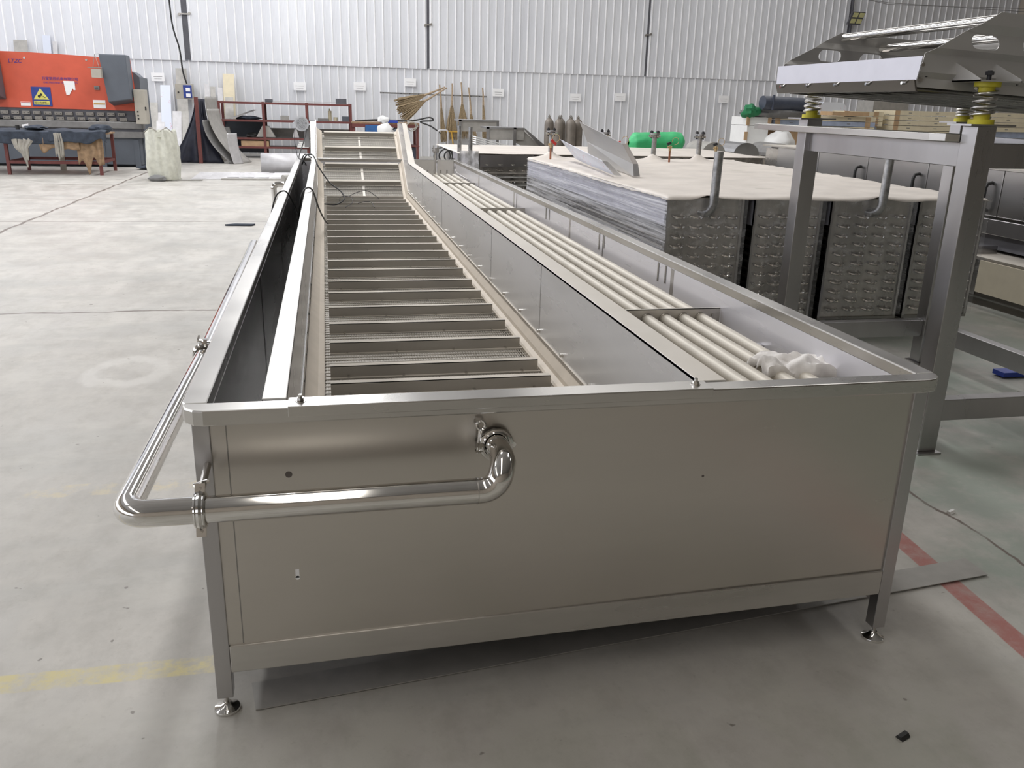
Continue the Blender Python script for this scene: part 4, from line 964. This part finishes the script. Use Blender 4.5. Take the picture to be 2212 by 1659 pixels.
# A-frame with dark sheets and curved metal sheets
af = thing('sheet_rack', 'red oxide post rack draped with dark sheets', 'rack', (-2.75, 22.2, 0))
B(-2.79, -2.70, 21.56, 21.64, 0, 1.60).build('post', 'rust', af)
for s, yy, ww in ((-1, 21.75, .60), (1, 22.6, .50)):
    def df(u_, v_, s=s, yy=yy, ww=ww):
        hw = .06+ww*(1-v_)**1.7; n = noise.noise(V((u_*7, v_*2, s)))
        return V((-2.76+(2*u_-1)*hw-.10*(1-v_), yy+.25*v_+.08*n-.10*math.sin(math.pi*u_), 1.55*v_-.03*abs(n)*v_+.01))
    MB().grid(df, 26, 20).build('dark_sheet', 'darksack', af, solid=.02)
def curved(x0, z1, dxb, mt, label, y0=21.6, y1=22.3):
    def cf(u_, v_): return V((x0+dxb*(1-v_)**2.0+.22*u_, y0+(y1-y0)*u_, z1*v_+.004))
    return tag(MB().grid(cf, 8, 24).build('curved_sheet', mt, solid=.012), label, 'metal sheet')
curved(-2.50, 1.32, .72, 'sheetgrey', 'long curved grey sheet leaning on the dark rack, lower end toward the tank')
curved(-2.62, 1.05, .62, 'bed', 'darker curved sheet beneath the long curved grey one', 21.5, 21.9)
curved(-2.62, 1.62, .35, 'sheetgrey', 'tall curved sheet standing highest beside the dark rack', 22.3, 22.9)
curved(-2.05, .75, .12, 'sheetlight', 'narrow bent channel leaning at the rack foot', 21.4, 21.6)
# red shelf rack
rk = thing('shelf_rack', 'long red oxide angle-iron shelf rack against the back wall', 'shelf rack', (-.7, 24.3, 0))
for x in (-2.48, -1.30, -.12, 1.10):
    for y in (24.0, 24.9): B(x-.035, x+.035, y-.03, y+.03, 0, 1.52).build('upright', 'rust', rk)
for z in (.28, .52, 1.00, 1.47):
    sh_ = B(-2.48, 1.10, 24.0, 24.9, z, z+.03).build('shelf', 'bed' if z < 1.4 else 'sheetgrey', rk)
    B(-2.50, 1.12, 23.96, 24.0, z-.015, z+.04).build('shelf_edge', 'rust', sh_)
for x0, x1, z0, z1 in ((-2.45, -1.33, .55, 1.0), (-2.45, -1.33, .1, .5)): B(x0, x1, 24.92, 24.94, z0, z1).build('back_sheet', 'greypaint', rk)
B(-1.27, 1.07, 24.92, 24.94, .55, .80).build('back_sheet', 'sheetgrey', rk)
def small(name, a, mt, label, cat, group=None): return tag(B(*a).build(name, mt), label, cat, group)
tag(MB().bar((-2.2, 24.2, 1.05), (-1.55, 24.4, 1.30), .4, .01).build('tilted_plate', 'sheetlight'), 'thin plate tilted up on the top left shelf', 'metal plate')
lump('dark_parts', (-1.75, 24.3, 1.08), (.35, .2, .06), 'cloth', 'dark heap of parts under the tilted plate', 'parts', 3)
lump('hose_bundle', (-1.62, 24.3, .60), (.20, .2, .09), 'black', 'black hose bundle on the shelf beside the cone', 'hose', 6)
cone = lambda x, y, z, r0, r1, h: MB().prism([(x-r0, z), (x+r0, z), (x+r1, z+h), (x-r1, z+h)], 'y', y, y+.3)
tag(cone(-1.12-.15, 24.05, .575, .26, .09, .30).build('sheet_cone', 'sheetgrey'), 'grey tapered hopper piece on the middle shelf, largest', 'hopper')
tag(cone(-.45, 24.05, .575, .09, .03, .22).build('sheet_cone', 'sheetlight'), 'small pale tapered piece on the middle shelf', 'hopper')
tag(cone(-2.33, 24.05, .575, .12, .09, .25).build('sheet_cone', 'bed'), 'dark tapered piece at the left end of the middle shelf', 'hopper')
tag(MB().cyl((.52, 24.3, 1.05), (.52, 24.3, 1.32), .05, 12).cyl((.52, 24.3, 1.32), (.52, 24.3, 1.38), .02, 10).build('squeeze_bottle', 'crate'), 'cream tall bottle on the top shelf', 'bottle')
tag(MB().cyl((.68, 24.3, 1.05), (.68, 24.3, 1.15), .06, 12).build('small_jar', 'crate'), 'small cream-lidded jar right of the tall bottle', 'jar')
small('tool_box', (.18, .48, 24.1, 24.4, 1.04, 1.11), 'bed', 'low dark tool box left of the cream bottle', 'box')
small('metal_block', (-.85, -.62, 24.1, 24.4, 1.04, 1.16), 'sheetgrey', 'grey bent box on the top shelf, middle bay', 'box')
small('dark_box', (-1.25, -1.05, 24.2, 24.5, 1.512, 1.60), 'column', 'black box on top of the shelf rack, left', 'box')
small('dark_box', (.70, 1.0, 24.2, 24.5, 1.512, 1.66), 'column', 'black box on top of the shelf rack at its right end', 'box')
small('binder_pair', (.86, 1.05, 24.1, 24.3, 1.04, 1.18), 'greypaint', 'dark upright boxes on the top shelf at the right end', 'box')
for i in range(3): small('white_block', (-.42+.03*i, -.10+.02*i, 23.9, 24.2, .312+.055*i, .362+.055*i), 'foam', ('white flat block at the bottom of the low stack', 'white flat block in the middle of the low stack', 'white flat block on top of the low stack')[i], 'block', 'white blocks on the lowest shelf')
small('carton', (-1.95, -1.20, 24.0, 24.5, .312, .47), 'cardb', 'long brown carton on the lowest shelf, left', 'carton')
for i in range(5): small('top_strip', (-2.45+.5*i, -1.2+.5*i, 24.1+.1*i, 24.2+.1*i, 1.502+.012*i, 1.512+.012*i), 'sheetlight', ('flat strip on the rack top, leftmost', 'flat strip on the rack top, second from left', 'flat strip on the rack top, middle', 'flat strip on the rack top, second from right', 'flat strip on the rack top, rightmost')[i], 'metal strip', 'metal strips on the rack top')
# rolled sheets and offcuts on the floor
rl = MB().add([], [])
def rollf(u_, v_): a = R(-60+420*u_); r_ = .245-.02*u_; return V((-1.0+1.7*v_, 17.7+r_*math.cos(a), .26+r_*math.sin(a)*1.0))
tag(MB().grid(rollf, 40, 3).build('rolled_sheet', 'sheetlight', solid=.006), 'large rolled pale metal sheet lying left of the conveyor slope', 'rolled sheet')
tag(MB().cyl((-.50, 16.3, .08), (-.05, 16.6, .08), .075, 16).build('paper_roll', 'sheetgrey'), 'small grey roll lying on the floor beside the tank', 'roll')
for i in range(6):
    x = -2.35+.30*i
    tag(MB().add([(x, 16.9, .004), (x+.5, 17.0, .004), (x+.62, 17.4, .10+.02*(i % 2)), (x+.14, 17.3, .12), (x+.75, 17.7, .004)], [(0, 1, 2, 3), (1, 4, 2)]).build('folded_offcut', 'sheetlight', solid=.006),
        ('folded bright offcut on the floor, nearest the sack', 'folded bright offcut second from the sack', 'folded bright offcut third from the sack', 'folded bright offcut fourth from the sack', 'folded bright offcut fifth from the sack', 'folded bright offcut farthest from the sack')[i], 'offcut', 'folded offcuts on the floor')
for i in range(3): tag(B(-1.75+.1*i, -.35, 16.8+.22*i, 16.95+.22*i, .002, .03+.012*i).build('flat_bar', 'sheetlight' if i % 2 else 'sheetgrey'), ('long flat bar on the floor, nearest of three', 'long flat bar on the floor, middle of three', 'long flat bar on the floor, farthest of three')[i], 'bar', 'flat bars on the floor')
# welding bench
wbn = thing('welding_bench', 'red oxide bench piled with hoses and cloths behind the conveyor', 'bench', (2.0, 23.4, 0))
for x in (1.15, 2.9):
    for y in (23.05, 23.85): B(x-.035, x+.035, y-.03, y+.03, 0, 1.04).build('leg', 'rust', wbn)
B(1.1, 2.95, 23.0, 23.9, 1.02, 1.06).build('bench_top', 'leather', wbn); B(1.1, 2.95, 23.0, 23.9, .42, .45).build('lower_shelf', 'rust', wbn)
B(1.1, 2.95, 22.98, 23.0, .93, 1.02).build('edge_rail', 'rust', wbn)
small('blue_cabinet', (1.46, 2.02, 23.0-.06, 23.4, .50, .99), 'bluecloth', 'blue metal box under the bench top', 'box')
small('blue_block', (2.0, 2.35, 22.97, 23.3, 1.062, 1.12), 'bluep', 'bright blue flat case on the bench top', 'case')
lump('white_bag', (2.0, 22.8, .83), (.22, .10, .21), 'foam', 'crumpled white plastic bag hanging at the bench front', 'bag', 21, .3)
lump('white_bag', (1.95, 23.0, 1.14), (.16, .10, .10), 'foam', 'smaller white plastic bag on the bench top', 'bag', 25, .4)
lump('grey_bin', (2.36, 23.1, .70), (.2, .2, .27), 'greypaint', 'dark grey bin under the bench, right of the white bag', 'bin', 2, .1)
small('bench_drum', (2.55, 2.85, 23.1, 23.5, .02, .40), 'navy', 'dark blue drum under the bench right end', 'drum')
cable('air_hose', [(1.3, 23.3, 1.09), (1.8, 23.2, 1.13), (2.3, 23.3, 1.12), (2.8, 23.2, 1.13), (3.25, 23.2, 1.22), (3.35, 23.2, 1.14), (3.0, 23.2, 1.10), (3.3, 23.1, .98), (3.55, 23.0, .80)], .02, 'black air hose looping off the bench right end', 'hose')
cable('rope_coil', [(2.60, 22.95, 1.12), (2.80, 22.92, 1.08), (2.85, 22.92, .92), (2.70, 22.92, .86), (2.60, 22.92, 1.0), (2.75, 22.92, 1.1), (2.90, 22.92, .98), (2.72, 22.92, .90)], .014, 'pale rope coiled over the bench front edge', 'rope', mt='palecloth')
cable('air_hose', [(1.2, 23.5, 1.08), (1.7, 23.5, 1.11), (2.2, 23.6, 1.10), (2.55, 23.5, 1.10)], .02, 'black hose lying flat along the bench back', 'hose')
# brooms and their rail
rail = tag(MB().bar((2.05, 25.86, 1.87), (5.36, 25.86, 1.84), .03, .045).build('broom_rail', 'galvframe'), 'thin steel rail fixed along the wall holding brooms', 'rail')
for i in range(12): MB().cyl((2.15+.27*i, 25.83, 1.865-.002*i), (2.15+.27*i, 25.86, 1.865-.002*i), .018, 8).build('rail_hook', 'column', rail)
def broom(top_, bot, neck, wid, label, seed, group='straw brooms on the rail'):
    top_, bot = V(top_), V(bot); d = bot-top_; nk = top_+d*neck
    t_ = thing('straw_broom', label, 'broom', (top_.x, top_.y, bot.z), group)
    MB().tube([top_, top_+d*(neck*.5)+V((.01, 0, 0)), nk], .022, 8, rr=[.022, .026, .034]).build('handle', 'bamboo', t_)
    side = d.cross(V((0, 1, 0))).normalized(); q = MB(); rnd = random.Random(seed)
    for i in range(110):
        u_ = rnd.uniform(-1, 1); vy = rnd.uniform(-1, 1); l = rnd.uniform(.88, 1.06)
        e = nk+(bot-nk)*l+side*(wid*u_)+V((0, vy*.05, 0)); mm = nk+(bot-nk)*.5*l+side*(wid*u_*.62)+V((0, vy*.04, 0))
        q.tube([nk-d*.03+side*.02*u_, mm, e], .006, 4, rr=[.010, .012, .006])
    q.build('bristles', 'straw', t_); return t_
broom((3.86, 25.72, 2.15), (3.98, 25.66, .50), .42, .09, 'straw broom hanging closest to the two slanted brooms', 1)
broom((4.25, 25.72, 2.20), (4.22, 25.66, .56), .40, .20, 'straw broom hanging above the orange-handled squeegee', 2)
broom((4.53, 25.74, 2.24), (4.62, 25.68, .60), .40, .22, 'widest dark straw broom, third hanging from the left', 3)
broom((4.76, 25.72, 2.10), (4.92, 25.62, .50), .50, .12, 'straw broom hanging just left of the grey duct frame', 4)
broom((5.20, 25.72, 2.10), (5.28, 25.66, .60), .35, .07, 'thin straw broom hanging at the right end of the rail', 5)
broom((3.92, 24.9, 2.07), (2.45, 24.2, 1.50), .45, .20, 'upper slanted broom lying toward the bench', 6, 'slanted straw brooms')
broom((3.96, 24.8, 2.05), (2.52, 24.1, 1.24), .50, .26, 'lower slanted broom lying toward the bench', 7, 'slanted straw brooms')
sq = thing('squeegee', 'orange-handled squeegee standing upside down by the wall', 'squeegee', (4.25, 25.5, 0))
MB().cyl((4.30, 25.45, .0), (4.22, 25.6, .77), .022, 8).build('handle', 'mustard', sq); B(4.05, 4.40, 25.58, 25.62, .76, .80).build('head', 'mustard', sq)
hc = tag(MB().tube([(3.35, 22.0, .1), (3.35, 22.0, .84)] + arc((3.41, 22.0, .86), (-1, 0, 0), (0, 0, 1), .06, 0, 90, 5) + arc((3.56, 22.0, .86), (0, 0, 1), (1, 0, 0), .06, 0, 90, 5) + [(3.62, 22.0, .1)], .022, 8).build('trolley_handle', 'sheetlight'), 'white looped trolley handle standing behind the tank', 'trolley')
for i in range(3): MB().tube(arc((3.45+.1*i, 21.9, .25), (1, 0, 0), (0, 0, 1), .22-.04*i, 0, 360, 24)[:-1], .022, 6, True).build('cable_coil', 'black', hc)
# duct frames behind the back row
def ductframe(x0, x1, y, z0, z1, label, slope=True):
    t_ = thing('duct_frame', label, 'steel frame', ((x0+x1)/2, y, 0))
    for x in (x0, (x0+x1)/2 if slope else x1): B(x, x+.05, y, y+.05, 0, z1).build('post', 'galvframe', t_)
    e = x1 if not slope else x1-.3
    B(x0, e, y, y+.7, z1-.03, z1).build('top_plate', 'galvframe', t_); B(x0, e, y+.02, y+.03, z1-.22, z1-.03).build('face_plate', 'sheetgrey', t_)
    if slope:
        MB().prism([(x1-.3, z1), (x1-.3, z1-.03), (x1+.05, z0+.05), (x1+.12, z0+.1)], 'y', y, y+.7).build('sloped_chute', 'galvframe', t_)
        MB().prism([(x1-.33, z1-.03), (x1-.5, z1-.24), (x1-.15, z0+.0), (x1+.05, z0+.06)], 'y', y+.05, y+.06).build('chute_side', 'sheetgrey', t_)
    return t_
ductframe(3.25, 4.25, 14.0, .8, 1.22, 'grey steel duct frame with sloped chute behind the open coil unit')
ductframe(2.92, 3.66, 15.2, .8, 1.32, 'taller plain steel duct frame behind the sloped one', False)
for i in range(4): tag(MB().bar((2.95, 13.6, .96+.035*i), (3.6, 13.6, .80+.035*i), .4, .02).build('foam_board', 'foam'), ('white panel lying at the bottom of the stack by the duct frame', 'white panel second from the bottom by the duct frame', 'white panel second from the top by the duct frame', 'white panel on top of the stack by the duct frame')[i], 'panel', 'white panels by the duct frame')
tag(B(2.98, 3.58, 13.42, 13.78, 0, .77).build('pallet_stack', 'cardb'), 'low stack carrying the white panels by the duct frame', 'stack')
# gas bottles
def gas(x, y, zt, label):
    t_ = thing('gas_bottle', label, 'gas bottle', (x, y, 0), 'brown gas bottles')
    MB().lathe([(.0, .0), (.105, .0), (.112, .03), (.112, zt-.22), (.106, zt-.16), (.088, zt-.11), (.055, zt-.075), (.034, zt-.06), (.034, zt-.04)], (x, y, 0), 20).build('body', 'gasbottle', t_)
    MB().cyl((x, y, zt-.05), (x, y, zt+.02), .014, 8).cyl((x-.03, y, zt-.02), (x+.03, y, zt-.02), .012, 8).build('valve', 'tool', t_)
for x, y, l in ((5.66, 18.0, 'brown gas bottle nearest the flanged post, leftmost in front'), (5.92, 17.9, 'brown gas bottle in the middle of the front three'), (6.14, 18.1, 'brown gas bottle touching the leaning grey sheet'), (5.55, 18.5, 'brown gas bottle half hidden behind the leftmost one'), (5.86, 18.6, 'brown gas bottle at the back, between the front left two'), (6.12, 18.7, 'brown gas bottle at the back right')): gas(x, y, 1.40, l)
# green roll on a low stand
tag(B(5.3, 6.7, 12.6, 13.6, .0, .84).build('low_cabinet', 'dustier'), 'low dusty steel case under the green roll', 'case')
def grf(u_, v_):
    a = 2*math.pi*u_; k_ = min(1, min(v_, 1-v_)*9+.25); r_ = .185*k_*(1+.08*noise.noise(V((math.cos(a)*2, math.sin(a)*2, v_*6))))
    return V((5.62+1.05*v_+.0*r_, 13.0+r_*math.cos(a), 1.03+.03*v_+r_*math.sin(a)*.95))
tag(MB().grid(grf, 40, 40, wrapu=True).build('green_roll', 'greenroll'), 'bulky roll wrapped in bright green woven plastic', 'roll')
def bowl(x, w_, mt, label):
    tag(MB().prism([(x, .86)]+[(x+w_/2-w_/2*math.cos(R(a)), .86+.22*math.sin(R(a))) for a in range(0, 181, 15)]+[(x+w_, .86)], 'y', 12.6, 13.4).build('curved_shell', mt), label, 'metal shell')
tag(B(6.75, 9.0, 12.5, 13.5, 0, .85).build('low_cabinet', 'dustier'), 'low dusty steel case right of the green roll', 'case')
bowl(6.85, .45, 'sheetgrey', 'grey curved shell right of the green roll'); bowl(7.45, .5, 'galvframe', 'greenish curved shell behind the upright pipe')
bowl(8.1, .5, 'bed', 'dark curved shell left of the white boxes')
# white boxes and cream crates on the right
for i in range(3): tag(B(9.36, 9.86, 16.0, 16.8, (.0, .55, 1.33)[i], (.55, 1.32, 1.50)[i]).build('foam_box', 'foam'), ('large white box at the bottom of the tall stack', 'white box in the middle of the tall stack', 'flat white box on top of the tall stack')[i], 'box', 'white boxes in the tall stack')
for j, (x, z) in enumerate(((9.32, 1.41), (9.83, 1.41), (9.30, 1.1))): tag(B(x, x+.07, 15.97, 16.0, z-.09, z+.09).build('carton_edge', 'cardb'), ('brown carton corner at the left of the top white box', 'brown carton corner at the right of the top white box', 'brown carton strip on the left of the stack')[j], 'cardboard')
lump('white_bag', (10.0, 15.7, .95), (.3, .3, .28), 'foam', 'white plastic bags with green print right of the tall stack', 'bag', 31, .3)
n_ = 0
for cx0, cx1, y, z0, rows_, blue in ((10.0, 12.45, 16.0, 1.24, 3, 1), (11.9, 12.9, 16.4, 1.36, 3, 0), (13.05, 15.1, 16.2, 1.18, 5, 2), (15.3, 17.2, 16.6, 1.30, 4, 0)):
    for r_ in range(rows_):
        mt_ = 'crateblue' if (blue == 1 and r_ == 1) else 'crate'
        o = tag(B(cx0, cx1, y, y+.8, z0+.11*r_, z0+.11*r_+.098).build('long_crate', mt_), 'long %s crate, %s of the %s stack' % ('blue-wrapped' if mt_ == 'crateblue' else 'cream', ('bottom', 'second layer', 'third layer', 'fourth layer', 'top layer')[r_], ('left', 'middle back', 'middle right', 'far right')[n_]), 'crate', 'long crates stacked on the right')
        for x in (cx0, cx1-.25): B(x, x+.12, y-.012, y, z0+.11*r_, z0+.11*r_+.098).build('cardboard_band', 'cardb', o)
        for q in range(int((cx1-cx0)/.8)+1): B(cx0+.35+.7*q, cx0+.43+.7*q, y-.006, y, z0+.11*r_+.045, z0+.11*r_+.058).build('hand_slot', 'tarp', o)
    tag(B(cx0+.1, cx1-.1, y+.05, y+.75, 0, z0).build('stack_base', 'crateblue' if n_ % 2 else 'cardb'), 'lower boxes carrying the %s crate stack' % ('left', 'middle back', 'middle right', 'far right')[n_], 'box'); n_ += 1
tag(B(11.3, 12.2, 15.9, 16.4, 1.575, 1.66).build('carton', 'cardb'), 'flat brown carton on the left crate stack', 'carton')
tag(MB().prism([(11.5, 1.62), (12.25, 1.62), (12.25, 1.78), (12.12, 1.86), (11.66, 1.86), (11.5, 1.74)], 'y', 16.9, 17.3).build('filmed_sheet', 'filmred'), 'pale blue filmed panel with cut corners standing on the crates', 'panel')
tag(MB().cyl((9.55, 15.8, 1.80), (10.55, 15.9, 1.78), .14, 20).cyl((9.75, 15.7, 1.66), (9.75, 15.7, 1.96), .03, 8).build('navy_motor', 'navy'), 'dark navy motor drum on top of the tarp heap', 'motor')
lump('grey_tarp', (10.1, 16.2, 1.60), (.85, .4, .13), 'tarp', 'crumpled grey tarp draped over the crates, left', 'tarp', 41, .3)
lump('green_cloth', (9.40, 16.0, 1.62), (.18, .2, .14), 'greencloth', 'dark green cloth bundle left of the navy motor', 'cloth', 43, .5)
tag(B(14.0, 15.0, 18.5, 19.2, 0, 1.95).build('grey_case', 'sheetgrey'), 'grey case with a small motor on it behind the crates', 'case')
# floodlight on the wall and wires
fl_ = thing('floodlight', 'square black floodlight on a pole high on the back wall', 'floodlight', (17.6, 25.7, 4.4))
MB().cyl((17.62, 25.85, 3.4), (17.55, 25.85, 6.5), .035, 8).build('pole', 'column', fl_)
MB().hexa([(17.33, 25.62, 4.42), (17.80, 25.62, 4.42), (17.80, 25.70, 4.42), (17.33, 25.70, 4.42), (17.40, 25.50, 4.80), (17.87, 25.50, 4.80), (17.87, 25.58, 4.80), (17.40, 25.58, 4.80)]).build('housing', 'column', fl_)
for i in range(2):
    for j in range(2):
        x = 17.40+.22*i+.035*j; z = 4.46+.18*j; y = 25.615-.115*(z-4.42)/.38*1.05
        MB().hexa([(x, y-.01, z), (x+.17, y-.01, z), (x+.17, y+.01, z), (x, y+.01, z), (x+.02, y-.055, z+.13), (x+.19, y-.055, z+.13), (x+.19, y-.035, z+.13), (x+.02, y-.035, z+.13)]).build('led_panel', 'lampglass', fl_)
for i in range(2): tag(MB().tube([(11+2*i, 20, 4.75-.1*i), (15, 20, 4.42-.04*i), (20, 20, 4.38+.1*i)], .008, 5).build('steel_wire', 'tarp'), ('thin wire sagging across the upper right, higher one', 'thin wire sagging across the upper right, lower one')[i], 'wire')
# long steel strip under the tank
tag(MB().plate([(.12, .045, .003), (2.70, .345, .006), (2.70, .465, .006), (.10, .165, .003)], .003, (0, 0, 1)).build('floor_strip', 'sheetgrey'), 'long flat steel strip on the floor running under the tank front', 'metal strip')
for i, (x, y) in enumerate(((2.91, .83), (1.83, -.37), (-.95, 9.9))):
    tag((MB().cyl((x, y, 0), (x+.03, y+.01, .004), .012, 6) if i < 2 else MB().plate([(x-.02, y, .002), (x+.32, y-.03, .002), (x+.36, y+.06, .002), (x+.1, y+.09, .002)], .02)).build('litter', ('foam', 'black', 'cloth')[i]), ('tiny white scrap on the floor near the crack at right', 'tiny black scrap on the floor at the bottom of the photo', 'small dark rag on the floor left of the tank')[i], 'scrap')
